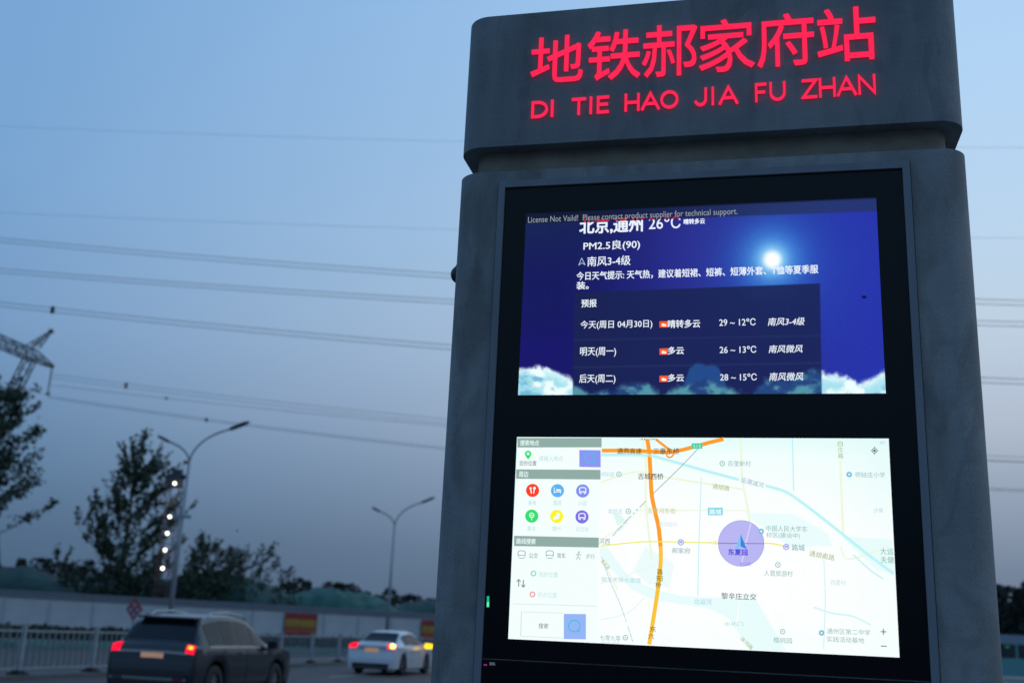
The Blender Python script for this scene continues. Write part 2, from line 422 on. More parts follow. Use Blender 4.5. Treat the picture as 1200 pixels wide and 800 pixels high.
# ------------------------------------------------------------------ trees
M_BARK = mat('bark', (.045, .038, .032), .9, var=.3, scale=3)
M_LEAF = mat('poplar_leaf', (.038, .062, .032), .75, var=.45, scale=.7)
M_LEAF2 = mat('far_leaf', (.020, .030, .022), .85, var=.4, scale=.12)
M_LEAF3 = mat('sapling_leaf', (.045, .06, .04), .8, var=.4, scale=1)
def tree(loc, H, spread, seed, label, nb=34, per=150, leaf=.22, low=.12, wind=(.35, 0), m=None, density=1.0, dome=1.0, name='poplar_tree', base_spread=1.0, tuft=1.0):
    r = random.Random(seed)
    t = thing(name, label, 'tree', loc, 0, 'trees behind the hoarding')
    bt = bmesh.new(); pts = []
    wd = HR*wind[0]
    trunk = [Vector((math.sin(k*.9+seed)*.08*k/3, math.cos(k*1.3+seed)*.08*k/3, H*.93*k/8)) + wd*H*.10*(k/8)**2 for k in range(9)]
    tube(bt, trunk, [H*.016*(1-.9*k/8)+.02 for k in range(9)], 7)
    for i in range(nb):
        f = low+(1-low)*((i+r.random())/nb)**.9
        k = min(7, int(f*8)); b0 = trunk[k].lerp(trunk[min(k+1, 8)], f*8-k if f*8-k <= 1 else 1)
        a = i*2.4+r.uniform(-.5, .5)
        rad = spread*(base_spread*(1-f)+.35*f)**.75*r.uniform(.55, 1.12)*(1-.55*f**2)
        rise = H*r.uniform(.12, .24)*(1-.35*f)
        out_ = Vector((math.cos(a), math.sin(a), 0))
        br = []
        for q in range(7):
            s = q/6
            br.append(b0+out_*rad*(s**.8)+Vector((0, 0, rise*s**1.6))+wd*(rad*.9+1.0)*s**1.8)
        tube(bt, br, [max(.015, H*.0045*(1-f*.5)*(1-.85*q/6)) for q in range(7)], 5)
        n = int(per*density*(1-.35*f)*r.uniform(.7, 1.2))
        # side twigs carry tufts of leaves, with sky between them
        for w in range(7):
            s = r.uniform(.28, 1.0) if w else 1.0
            kk = min(5, int(s*6)); c0 = br[kk].lerp(br[kk+1], s*6-kk)
            dirn = (out_*r.uniform(-.2, .9)+Vector((r.uniform(-.7, .7), r.uniform(-.7, .7), r.uniform(.5, 1.4)))+wd*1.5).normalized()
            ln = H*r.uniform(.035, .075)*tuft; c1 = c0+dirn*ln
            bar(bt, c0, c1, .018, 4, .008, cap=False)
            for _ in range(n//7):
                u = r.random(); rr = leaf*(1.0+1.1*math.sin(u*3.0))*.8/tuft**2
                pts.append(c0.lerp(c1, u*1.15)+Vector((r.gauss(0, rr*.62), r.gauss(0, rr*.62), r.gauss(0, rr*.7))))
    obj('trunk', bt, M_BARK, t)
    obj('crown', leaf_cloud(pts, leaf, r), m or M_LEAF, t)
    return t
def th(px, py, D): return zat(px, py, D).z
tree(pos(-60, 97), th(-40, 462, 97), 6.6, 21, 'tall dark leafy tree cut off by the left edge of the photograph', nb=50, per=210, leaf=.22, low=.38, wind=(.30, 0), base_spread=1.25)
tree(pos(131, 97), th(158, 532, 97), 7.0, 5, 'dark wind swept tree standing left of the tall double armed lamp post', nb=74, per=190, leaf=.19, low=.03, wind=(.16, 0), base_spread=1.2, tuft=1.35)
tree(pos(226, 100), th(228, 634, 100), 3.9, 9, 'half bare bushy tree just right of the tall lamp post', nb=34, per=130, leaf=.16, low=.05, wind=(.18, 0), m=M_LEAF3, name='bushy_tree')
tree(pos(260, 102), th(262, 644, 102), 4.2, 14, 'broad half bare tree second to the right of the tall lamp post', nb=30, per=110, leaf=.15, low=.05, wind=(.2, 0), m=M_LEAF3, name='bushy_tree')
tree(pos(294, 101), th(294, 640, 101), 3.0, 15, 'slender half bare tree, third to the right of the tall lamp post', nb=22, per=70, leaf=.14, low=.05, wind=(.3, 0), m=M_LEAF3, name='bushy_tree')
tree(pos(322, 98), th(328, 664, 98), 1.9, 17, 'smallest thin sapling alone above the red and yellow poster', nb=14, per=60, leaf=.14, low=.1, wind=(.3, 0), m=M_LEAF3, name='sapling')
rnd = random.Random(77)
def scrub(px, D, w, py, label, n=2600):
    c = pos(px, D); h = th(px, py, D); pts = []
    for q in range(n):
        u = rnd.random(); a = rnd.uniform(0, 6.28); rad = w*math.sqrt(rnd.random())
        lump = 1+.22*math.sin(rad*1.9+a*3)+.15*math.sin(a*7)
        pts.append(c+Vector((rad*math.cos(a), rad*math.sin(a)*.6, .2+u**.8*(h-.2)*lump*(1-.55*(rad/w)**2))))
    t = thing('scrub_bush', label, 'bush', c, 0, 'scrub behind the hoarding')
    o = obj('foliage', leaf_cloud([p-c for p in pts], .20, rnd), M_LEAF, t)
    bm = bmesh.new()
    for k in range(9):
        a = k*.7; bar(bm, (0, 0, 0), (math.cos(a)*w*.6, math.sin(a)*w*.4, h*.8), .03, 4, .01)
    obj('stem', bm, M_BARK, t)
scrub(122, 95, 2.9, 655, 'dense dark bush at the foot of the wind swept tree, its left side')
scrub(160, 95.5, 2.7, 652, 'dense dark bush between the wind swept tree and the piling rig')
scrub(222, 97, 2.6, 656, 'dense dark bush right beside the tall lamp post')
scrub(258, 98, 3.0, 652, 'broad dark bush at the foot of the half bare trees')
# far belt of trees that reads as one mass
rnd = random.Random(31); pts = []; tv = []
px = -120
while px < 1420:
    D = rnd.uniform(190, 250)
    c = pos(px, D); hz = proj(c+Vector((0, 0, CAM.z)))[1]
    pa = 60-16*min(1, max(0, px)/450) if px < 900 else 88
    if 130 < px < 330: pa = 38
    Ht = 1.55+pa*rnd.uniform(.72, 1.08)/F_PX*D; w = rnd.uniform(2.6, 4.8)
    for q in range(720 if px < 900 else 1500):
        u = rnd.random(); rad = w*math.sqrt(rnd.random())*(1-abs(2*u-.9)**2.2*.55 if u > .45 else 1)
        a = rnd.uniform(0, 6.28)
        pts.append(c+Vector((rad*math.cos(a), rad*math.sin(a)*.8, .4+u*(Ht-.4)*(1-.3*(rad/w)**2))))
    px += rnd.uniform(9, 17)
tag(obj('far_tree_belt', leaf_cloud(pts, .46, rnd), M_LEAF2), 'dark belt of distant trees along the horizon', 'trees', kind='stuff')

# ------------------------------------------------------------------ street lamps
M_POLE = mat('lamp_pole', (.30, .33, .36), .45, var=.08, scale=3)
M_POLE2 = mat('lamp_arm', (.24, .26, .29), .5)
M_HEAD = mat('lamp_head', (.045, .048, .055), .5)
def lamp(px, D, zf, label, extra=False, th=1.0):
    P = pos(px, D, 0); t = thing('street_lamp', label, 'street lamp', P, YAW, 'double armed street lamps by the hoarding')
    bm = bmesh.new(); bar(bm, (0, 0, .9), (0, 0, zf), .125*th, 12, .06*th); obj('pole', bm, M_POLE, t, smooth=True)
    bm = bmesh.new(); bar(bm, (0, 0, 0), (0, 0, .9), .19*th, 12, .17*th); box(bm, (-.3, -.3, 0), (.3, .3, .12)); obj('base', bm, M_HEAD, t)
    for sx, L, rise, hl in ((-1, 1.08, .98, .6), (1, 1.72, 1.70, .98)):
        p = [(0, 0, zf-.1)]
        for k in range(1, 11):
            s = R(65)*k/10; p.append((sx*L*(1-math.cos(s))/(1-math.cos(R(65))), 0, zf-.1+rise*math.sin(s)/math.sin(R(65))))
        bm = bmesh.new(); tube(bm, p, .045*th, 8); a = obj('arm', bm, M_POLE2, t, smooth=True)
        e = Vector(p[-1]); d = (Vector(p[-1])-Vector(p[-2])).normalized(); d.z += .12*1; d.normalize()
        bm = bmesh.new(); n = Vector((0, 1, 0)); u = d.cross(n)
        secs = []
        for s, w, h in ((0, .07, .05), (.12, .11, .07), (.75, .15, .07), (1, .07, .03)):
            c = e+d*hl*s
            secs.append([bm.verts.new(c+n*x*w+u*y*h) for x, y in ((-1, -1), (1, -1), (1, 1), (-1, 1))])
        for A, B in zip(secs, secs[1:]):
            for i in range(4): bm.faces.new((A[i], A[(i+1) % 4], B[(i+1) % 4], B[i]))
        bm.faces.new(secs[0][::-1]); bm.faces.new(secs[-1]); bmesh.ops.recalc_face_normals(bm, faces=bm.faces)
        obj('lamp_head', bm, M_HEAD, a)
    if extra:
        bm = bmesh.new(); z = 1.55+(723-611)/F_PX*D; box(bm, (-.45, -.12, z), (.42, -.02, z+.16)); obj('camera_bracket', bm, mat('bracket_blue', (.25, .33, .42), .5), t)
    return t
lamp(193.5, 50, zat(219, 540, 50).z, 'taller nearer double armed street lamp rising behind the dark SUV', True)
lamp(451.5, 73, zat(461, 615, 73).z, 'smaller farther double armed street lamp behind the white sedan', th=1.0)

# ------------------------------------------------------------------ piling rig with lit lamps
M_RIG = mat('rig_steel', (.10, .045, .045), .6)
RGD = 90; P = pos(186.5, RGD, 2); top = zat(204, 554, RGD).z
rig = thing('piling_rig', 'dark lattice piling rig with five lit white lamps, left of the tall lamp post', 'crane', (P.x, P.y, 0), YAW)
bm = bmesh.new()
for x in (-.5, .5):
    for y in (-.5, .5): bar(bm, (x, y, .8), (x, y, top-1), .045, 5)
z = .9; k = 0
while z < top-2:
    for (a, b) in (((-.5, -.5), (.5, -.5)), ((.5, -.5), (.5, .5)), ((.5, .5), (-.5, .5)), ((-.5, .5), (-.5, -.5))):
        if k % 2: a, b = b, a
        bar(bm, (*a, z), (*b, z+1.1), .026, 4, cap=False)
        bar(bm, (*a, z), (*b, z), .026, 4, cap=False)
    z += 1.1; k += 1
obj('mast', bm, M_RIG, rig)
bm = bmesh.new(); box(bm, (-.55, -.5, top-1.2), (.5, .5, top-.4)); box(bm, (-.35, -.3, top-.4), (.45, .3, top+.3)); bar(bm, (-.8, 0, top-.3), (.9, 0, top-.3), .22, 10); obj('mast_head', bm, M_HEAD, rig)
bm = bmesh.new(); box(bm, (-.15, -.6, top-2.75), (.15, -.5, top-2.2)); obj('marker_plate', bm, mat('rig_yellow', (.30, .22, .04), .5), rig)
bm = bmesh.new(); bar(bm, (.4, 0, top), (.45, 0, top+1.1), .03, 5); box(bm, (.42, -.03, top+.8), (.85, .03, top+1.1)); obj('flag', bm, mat('flag_red', (.40, .04, .04), .6), rig)
bm = bmesh.new(); box(bm, (-2.4, -1.8, .5), (.4, 1.8, .9)); box(bm, (-2.2, -1.2, .9), (-.2, 1.2, 2.8)); bevelled(bm, .08, 2); obj('rig_body', bm, mat('rig_yellow', (0, 0, 0)), rig)
for y in (-1.5, 1.5):
    bm = bmesh.new(); box(bm, (-2.8, y-.35, 0), (1.0, y+.35, .7)); bevelled(bm, .3, 3); obj('track', bm, M_HEAD, rig)
for (lx, ly) in ((204.5, 566), (198.7, 605), (195.8, 624.5), (193.2, 644), (190.3, 665.5)):
    q = zat(lx, ly, RGD-.8); loc = rig.matrix_basis.inverted() @ q
    bm = bmesh.new(); bmesh.ops.create_uvsphere(bm, u_segments=12, v_segments=8, radius=.12)
    o = obj('lamp', bm, G((255, 250, 225), 5.0), rig, smooth=True); o.location = (loc.x, -.75, q.z)
    bm = bmesh.new(); bar(bm, (0, .1, 0), (-loc.x*.5, .5, .1), .03, 4); obj('lamp_bracket', bm, M_HEAD, o)

# ------------------------------------------------------------------ pylon and overhead lines
M_STEEL = mat('pylon_steel', (.028, .03, .034), .6)
U = az(11); Wd = az(101)
TIP = zat(62, 431, 150); CEN = TIP - U*12; CEN.z = 0
pyl = thing('pylon', 'lattice steel electricity pylon whose crossarm shows at the left edge', 'pylon', CEN, 0)
def loc_(a, w, z): return U*a + Wd*w + Vector((0, 0, z))
zt = TIP.z
def lattice(bm, A, B, n, r=.09, r2=.05, single=False):
    """A, B: four corner points at each end"""
    for i in range(4): bar(bm, A[i], B[i], r, 4, cap=False)
    for k in range(n):
        for i in range(4):
            j = (i+1) % 4
            p = [A[i].lerp(B[i], k/n), A[j].lerp(B[j], k/n), A[i].lerp(B[i], (k+1)/n), A[j].lerp(B[j], (k+1)/n)]
            if not single or k % 2 == 0: bar(bm, p[0], p[3], r2, 4, cap=False)
            if not single or k % 2: bar(bm, p[1], p[2], r2, 4, cap=False)
            bar(bm, p[2], p[3], r2, 4, cap=False)
def sq(a, z, ha, hw): return [loc_(a-ha, -hw, z), loc_(a+ha, -hw, z), loc_(a+ha, hw, z), loc_(a-ha, hw, z)]
ZW = zt-14
bm = bmesh.new(); lattice(bm, sq(0, 0, 4.2, 4.2), sq(0, ZW, 1.0, 1.0), 9, .12, .06); obj('tower_body', bm, M_STEEL, pyl)
for s in (-1, 1):
    bm = bmesh.new(); lattice(bm, sq(s*.5, ZW, .5, .9), sq(s*6.6, zt, .45, .8), 8, .09, .045, True); obj('yoke_arm', bm, M_STEEL, pyl)
    bm = bmesh.new()
    A = [loc_(s*0, -.9, zt-.1), loc_(s*0, .9, zt-.1), loc_(s*0, .9, zt+1.15), loc_(s*0, -.9, zt+1.15)]
    B = [loc_(s*6.6, -.9, zt-.1), loc_(s*6.6, .9, zt-.1), loc_(s*6.6, .9, zt+1.15), loc_(s*6.6, -.9, zt+1.15)]
    T = [loc_(s*12, -.15, zt), loc_(s*12, .15, zt), loc_(s*12, .15, zt+.3), loc_(s*12, -.15, zt+.3)]
    lattice(bm, A, B, 6, .085, .045, True); lattice(bm, B, T, 4, .085, .04, True); obj('crossarm', bm, M_STEEL, pyl)
    bm = bmesh.new(); lattice(bm, sq(s*6.6, zt+1.6, .6, .8), sq(s*10.2, zt+5.0, .12, .12), 4, .08, .035, True)
    box(bm, tuple(loc_(s*10.2, 0, zt+5.0)-Vector((.25, .25, .25))), tuple(loc_(s*10.2, 0, zt+5.0)+Vector((.25, .25, .25)))); obj('peak', bm, M_STEEL, pyl)
    bm = bmesh.new()
    a = loc_(s*11.8, 0, zt); e = loc_(s*11.8, 0, zt-3.9)
    bar(bm, a, e, .05, 5)
    for k in range(14): bar(bm, a.lerp(e, (k+1)/15), a.lerp(e, (k+1.35)/15), .15, 8)
    bar(bm, e-Wd*.35, e+Wd*.35, .14, 6); obj('insulator', bm, mat('insulator', (.05, .045, .05), .3), pyl)
M_WIRE = mat('conductor', (.06, .065, .07), .5)
def wire(p0, p1, p2, D, label, offs=(0,), x0=-260, r=.032, spacers=(), group='overhead power lines'):
    xs = [p0[0], p1[0], p2[0]]; c = np.polyfit(xs, [p0[1], p1[1], p2[1]], 2)
    C0 = CAM + HF*D
    t = thing('power_line', label, 'power line', hit(600, float(np.polyval(c, 600)), C0, U), 0, group)
    def P(x, o=0):
        q = hit(x, float(np.polyval(c, x)), C0, U); return q + Vector((0, 0, -o)) - t.location
    for o in offs:
        bm = bmesh.new(); tube(bm, [P(x, o) for x in np.linspace(x0, 1420, 22).tolist()], r, 5); obj('conductor', bm, M_WIRE, t)
    for sx in spacers:
        bm = bmesh.new(); q = P(sx); q2 = P(sx, offs[-1])
        box(bm, tuple(q2-Vector((.18, .12, .15))), tuple(q+Vector((.18, .12, .15)))); obj('spacer', bm, M_HEAD, t)
wire((0, 148), (540, 166), (1190, 173), 95, 'topmost faint single power line across the upper sky', r=.012)
wire((0, 249), (535, 269), (1190, 279), 95, 'faint single power line just above the three double lines', r=.012)
wire((0, 279), (530, 321), (1190, 352), 100, 'upper of the three dark double power lines', (0, .45))
wire((0, 315), (530, 351), (1190, 377), 100, 'middle of the three dark double power lines', (0, .42))
wire((0, 354), (525, 404), (1190, 444), 100, 'lower of the three dark double power lines, with a spacer near the pylon', (0, .45), spacers=(62,))
wire((60, 438), (525, 491), (1190, 535), 150, 'upper power line leaving the pylon crossarm', (0, .6), x0=60, spacers=(148,), r=.028)
wire((60, 451), (525, 499), (1190, 541), 146, 'middle power line leaving the pylon crossarm', x0=60, spacers=(195,), r=.03)
wire((56, 464), (518, 524), (1190, 573), 150, 'lowest power line hanging from the pylon insulator string', (0, .25), x0=56, spacers=(242,), r=.03)

# ------------------------------------------------------------------ cars
def car(name, label, loc, ang, st, wheels, paint, parts, belt, wr_=.31, base=.22, halfw=.9):
    """st: stations (x from rear, z_top, half width at belt, half width at top)"""
    t = thing(name, label, 'car', loc, ang)
    xs = np.array([s[0] for s in st]); ztop = np.array([s[1] for s in st]); wb = np.array([s[2] for s in st]); wt = np.array([s[3] for s in st])
    idx = np.arange(len(xs))
    def cr(arr, u):
        u = float(u); i = int(min(max(u, 0), len(arr)-1.0001)); f = u-i
        p = [arr[max(i-1, 0)], arr[i], arr[i+1], arr[min(i+2, len(arr)-1)]]
        lo, hi = min(p[1], p[2]), max(p[1], p[2])
        v = .5*((2*p[1])+(-p[0]+p[2])*f+(2*p[0]-5*p[1]+4*p[2]-p[3])*f*f+(-p[0]+3*p[1]-3*p[2]+p[3])*f**3)
        return float(min(max(v, lo-.02), hi+.02))
    Ra = wr_+.07
    def arch(x):
        for xw in wheels:
            d = abs(x-xw)
            if d < Ra: return max(base, wr_+math.sqrt(Ra*Ra-d*d))
        return base
    def surf(u, v, s=1, push=0.0):
        """v: 0 sill, 1 waist, 2 belt, 3 top edge, 4 centre line"""
        x = cr(xs, u); zt_ = cr(ztop, u); w = cr(wb, u); w2 = cr(wt, u)
        b = min(belt, zt_-.03); zb = arch(x); zb = min(zb, b-.05)
        pr = [(w*.955, zb), (w*1.0, zb+(b-zb)*.5), (w*.985, b), (w2, zt_-.035 if zt_ > belt+.1 else zt_-.015), (w2*.8, zt_), (0, zt_+.012)]
        vv = v if v <= 3 else 3+(v-3)*2
        i = int(min(vv, 4.9999)); f = vv-i
        y = pr[i][0]*(1-f)+pr[i+1][0]*f; z = pr[i][1]*(1-f)+pr[i+1][1]*f
        return Vector((x, s*y, z))
    nu = (len(st)-1)*10
    def patch(us, vs, s, push, nm, m, parent=t):
        bm = bmesh.new(); rows = []
        for u in us:
            row = []
            for v in vs:
                p = surf(u, v, s); e = .01
                du = surf(min(u+e, len(st)-1), v, s)-surf(max(u-e, 0), v, s)
                v2 = min(v+e, 4); v1 = max(v-e, 0); dv = surf(u, v2, s)-surf(u, v1, s)
                n = du.cross(dv)*s
                if n.length > 1e-9: n.normalize()
                c = Vector((2.2, 0, .7))
                if n.dot(p-c) < 0: n = -n
                row.append(bm.verts.new(p+n*push))
            rows.append(row)
        for A, B in zip(rows, rows[1:]):
            for i in range(len(vs)-1): bm.faces.new((A[i], A[i+1], B[i+1], B[i]))
        bmesh.ops.solidify(bm, geom=bm.faces[:], thickness=-.008)
        bmesh.ops.recalc_face_normals(bm, faces=bm.faces)
        return obj(nm, bm, m, parent, smooth=False)
    # body shell
    bm = bmesh.new(); rows = []
    vs = [0, .25, .5, .75, 1, 1.33, 1.66, 2, 2.33, 2.66, 3, 3.25, 3.5, 3.75, 4]
    for k in range(nu+1):
        u = k/10
        left = [bm.verts.new(surf(u, v, 1)) for v in vs]; right = [bm.verts.new(surf(u, v, -1)) for v in vs[:-1]][::-1]
        rows.append(left+right)
    for A, B in zip(rows, rows[1:]):
        for i in range(len(A)-1): bm.faces.new((A[i], B[i], B[i+1], A[i+1]))
    bm.faces.new(rows[0]); bm.faces.new(rows[-1][::-1]); bmesh.ops.recalc_face_normals(bm, faces=bm.faces)
    body = obj('body', bm, paint, t); autosmooth(body, 40)
    bm = bmesh.new(); box(bm, (.15, -halfw*.80, .18), (xs[-1]-.2, halfw*.80, .72)); obj('underbody', bm, M_HEAD, t)
    for xw in wheels:
        for s in (-1, 1):
            bm = bmesh.new()
            prof = [(wr_*.60, .03), (wr_*.66, .09), (wr_*.9, .105), (wr_, .07), (wr_, -.07), (wr_*.9, -.105), (wr_*.6, -.09)]
            n = 28; rings = []
            for a_ in range(n):
                a = 2*math.pi*a_/n; rings.append([bm.verts.new((r_*math.cos(a), y_, r_*math.sin(a))) for r_, y_ in prof])
            for i in range(n):
                A, B = rings[i], rings[(i+1) % n]
                for j in range(len(prof)-1): bm.faces.new((A[j], A[j+1], B[j+1], B[j]))
            w = obj('wheel', bm, mat('tyre', (.018, .018, .018), .8), t, smooth=True); w.location = (xw, s*(halfw-.13), wr_)
            bm = bmesh.new(); bar(bm, (0, -.04, 0), (0, .04, 0), wr_*.62, 24)
            for q in range(10):
                a = 2*math.pi*q/10; d = Vector((math.cos(a), 0, math.sin(a)))
                bar(bm, d*.05+Vector((0, s*.06, 0)), d*wr_*.60+Vector((0, s*.055, 0)), .022, 4)
            bar(bm, (0, s*.04, 0), (0, s*.075, 0), .05, 10)
            obj('rim', bm, mat('alloy', (.22, .22, .23), .35, .6), w)
    for nm, us, vs_, sides, push, m_ in parts:
        nn = max(2, int(abs(us[1]-us[0])*8)+1); nv = max(2, int(abs(vs_[1]-vs_[0])*8)+1)
        for s in sides:
            patch(np.linspace(us[0], us[1], nn).tolist(), np.linspace(vs_[0], vs_[1], nv).tolist(), s, push, nm, m_)
    return t, surf
M_GLASS = mat('car_glass', (.02, .022, .026), .12, spec=.8)
M_TAIL = mat('tail_red', (.30, .01, .02), .3)
M_BRAKE = glow('brake_lit', (255, 20, 55), 1.6); M_CORE = glow('brake_core', (255, 160, 40), 3.0)
M_AMBER = glow('indicator_lit', (255, 190, 10), 2.4); M_HOT = glow('indicator_core', (255, 235, 120), 4.0)
M_PLATE = mat('plate', (.5, .38, .26), .5, emit=L3(210, 150, 110), es=.35)  # amber light falling on the plates is put in as a faint glow
M_CHROME = mat('chrome', (.5, .5, .5), .2, 1.0)
M_TRIM = mat('black_trim', (.02, .02, .022), .5)
road_ang = math.atan2(FD.y, FD.x)
# dark SUV: stations rear -> front
suv_st = [(0, .62, .80, .74), (.02, .78, .86, .80), (.06, 1.02, .90, .80), (.16, 1.12, .91, .77), (.46, 1.48, .92, .66), (.72, 1.59, .925, .62), (1.4, 1.645, .93, .64), (2.2, 1.61, .93, .64),
          (2.75, 1.45, .93, .66), (3.35, 1.10, .93, .74), (3.9, 1.03, .92, .78), (4.35, .93, .88, .74), (4.55, .72, .80, .66), (4.6, .5, .74, .6)]
M_SUV = mat('suv_paint', (.016, .018, .024), .3, .2, coat=.45, var=.05)
side = (-1, 1)
parts = [('rear_window', (3.12, 3.95), (3.12, 4), side, .006, M_GLASS),
         ('side_window', (4.3, 5.55), (2.12, 2.86), side, .006, M_GLASS), ('side_window', (5.62, 6.35), (2.1, 2.88), side, .006, M_GLASS), ('side_window', (6.42, 7.3), (2.1, 2.88), side, .006, M_GLASS), 
         ('quarter_window', (7.36, 8.4), (2.1, 2.86), side, .006, M_GLASS), ('windscreen', (8.1, 8.92), (3.1, 4), side, .006, M_GLASS),
         ('taillight', (1.62, 2.75), (2.5, 3.42), side, .014, M_BRAKE), ('light_core', (1.95, 2.3), (2.95, 3.28), (-1,), .028, M_CORE),
         ('door_seam', (5.58, 5.62), (.2, 2.0), side, .002, M_TRIM), ('door_seam', (6.84, 6.88), (.2, 2.0), side, .002, M_TRIM),
         ('sill_trim', (2.6, 11), (.02, .22), side, .012, M_TRIM), ('headlight', (11.2, 12.2), (2.1, 3.0), side, .012, mat('headlamp', (.4, .4, .4), .2)),
         ('tailgate_strip', (1.52, 1.68), (3.3, 4), side, .014, M_CHROME), ('window_trim', (4.3, 8.3), (2.03, 2.09), side, .008, M_CHROME)]
SUVP = pos(169.5, 20.6)
suv, sf = car('parked_suv', 'dark grey SUV with red taillights lit, nearest car on the road', SUVP + Vector((0, 0, .008)), road_ang, suv_st, (.86, 3.62), M_SUV, parts, 1.02, .36, .26, .93)
suv.name = 'suv'
def add_rear(t, x, z0, w, h, nm, m_, y=0, th=.02, bev=.006):
    bm = bmesh.new(); box(bm, (x-th, y-w/2, z0), (x, y+w/2, z0+h)); bevelled(bm, bev, 1); return obj(nm, bm, m_, t)
add_rear(suv, .045, .80, .46, .13, 'number_plate', M_PLATE)
add_rear(suv, .02, .36, 1.5, .20, 'rear_bumper', M_TRIM, th=.05); add_rear(suv, -.02, .44, 1.55, .05, 'bumper_strip', M_CHROME, th=.03)
for y in (-.62, .62): add_rear(suv, -.03, .44, .22, .05, 'reflector', M_TAIL, y)
for s in side:
    bm = bmesh.new(); tube(bm, [(.85, s*.60, 1.60), (1.0, s*.60, 1.67), (1.7, s*.60, 1.695), (2.35, s*.60, 1.64), (2.5, s*.60, 1.58)], .018, 6); obj('roof_rail', bm, M_CHROME, suv)
    bm = bmesh.new(); box(bm, (3.02, s*.93-.02 if s > 0 else s*1.12, 1.02), (3.14, s*1.12 if s > 0 else s*.93+.02, 1.18)); bevelled(bm, .03, 2); obj('wing_mirror', bm, M_SUV, suv)
bm = bmesh.new(); box(bm, (.36, -.58, 1.535), (.70, .58, 1.575)); bevelled(bm, .015, 2); obj('spoiler', bm, M_SUV, suv)
for x in (1.75, 2.75):
    bm = bmesh.new(); box(bm, (x, -.955, .93), (x+.2, -.925, .96)); bevelled(bm, .008, 1); obj('door_handle', bm, M_CHROME, suv)

# white sedan
sed_st = [(0, .55, .78, .70), (.03, .70, .84, .76), (.07, .92, .88, .78), (.16, 1.02, .89, .76), (.55, 1.07, .90, .70), (.85, 1.20, .90, .63), (1.25, 1.40, .90, .58), (1.8, 1.465, .90, .57),
          (2.4, 1.455, .90, .57), (2.85, 1.33, .90, .60), (3.5, .98, .90, .72), (4.1, .90, .88, .72), (4.5, .72, .80, .62), (4.6, .5, .72, .56)]
M_SED = mat('sedan_paint', (.62, .63, .66), .25, coat=.6, var=.03)
parts = [('rear_window', (4.15, 5.95), (3.12, 4), side, .006, M_GLASS),
         ('side_window', (5.6, 6.9), (2.15, 2.86), side, .006, M_GLASS), ('side_window', (6.98, 8.3), (2.12, 2.88), side, .006, M_GLASS), ('quarter_window', (8.36, 9.1), (2.12, 2.82), side, .006, M_GLASS),
         ('windscreen', (8.9, 9.92), (3.1, 4), side, .006, M_GLASS), ('taillight', (1.75, 3.1), (2.3, 3.56), side, .014, M_BRAKE), ('indicator', (1.9, 2.9), (2.6, 3.4), (-1,), .03, M_HOT),
         ('door_seam', (6.92, 6.96), (.2, 2.0), side, .002, M_TRIM), ('door_seam', (8.3, 8.34), (.2, 2.0), side, .002, M_TRIM), ('trunk_seam', (1.5, 1.56), (3.1, 4), side, .002, M_TRIM),
         ('headlight', (11.2, 12.2), (2.1, 3.0), side, .012, mat('headlamp', (0, 0, 0)))]
SEDP = pos(433, 38)
sed, sf = car('sedan', 'white sedan with its right indicator flashing, beside the totem', SEDP + Vector((0, 0, .008)), road_ang-.02, sed_st, (.95, 3.62), M_SED, parts, .93, .33, .22, .90)
add_rear(sed, .045, .74, .50, .14, 'number_plate', M_PLATE); add_rear(sed, -.01, .24, 1.3, .14, 'diffuser', M_TRIM, th=.04)
bm = bmesh.new(); box(bm, (.02, -.55, .90), (.06, .55, .93)); obj('trunk_strip', bm, M_CHROME, sed)
for s in side:
    bm = bmesh.new(); a, b = sorted((s*.90, s*1.08)); box(bm, (3.0, a, .95), (3.14, b, 1.10)); bevelled(bm, .03, 2); mm_ = obj('wing_mirror', bm, M_SED, sed)
    if s < 0:
        bm = bmesh.new(); box(bm, (2.90, -1.26, .90), (3.0, -.98, 1.06)); bevelled(bm, .02, 2); obj('mirror_indicator', bm, M_AMBER, mm_)

# ------------------------------------------------------------------ bus at the far right
M_TEAL = mat('bus_teal', (.10, .27, .28), .4, var=.05); M_BTOP = mat('bus_roof', (.20, .24, .30), .4)
BP = pos(1170, 72); bus = thing('bus', 'teal bus with a dark window band, cut off by the right edge beside the totem', 'bus', BP, YAW-.05)
bm = bmesh.new(); box(bm, (0, 0, .38), (10.5, 2.5, 2.45)); bevelled(bm, .12, 3); obj('body', bm, M_TEAL, bus)
bm = bmesh.new(); box(bm, (.04, .03, 2.44), (10.46, 2.47, 2.98)); bevelled(bm, .12, 3); obj('roof', bm, M_BTOP, bus)
bm = bmesh.new(); box(bm, (.10, -.012, 1.52), (1.25, .02, 2.38)); bevelled(bm, .01, 1); w0 = obj('window', bm, M_GLASS, bus)
for k in range(1, 8):
    w = w0.copy(); COL.objects.link(w); w.parent = bus; w.location = (k*1.30, 0, 0)
for x in (2.3, 8.0):
    bm = bmesh.new(); bar(bm, (x, -.03, .48), (x, .3, .48), .48, 24); w = obj('wheel', bm, mat('tyre', (0, 0, 0)), bus)
    bm = bmesh.new(); bar(bm, (x, -.05, .48), (x, -.03, .48), .27, 16); obj('rim', bm, mat('alloy', (0, 0, 0)), w)
bm = bmesh.new(); box(bm, (.6, -.05, 2.16), (.85, -.015, 2.26)); obj('route_light', bm, G((30, 120, 90), .8), bus)

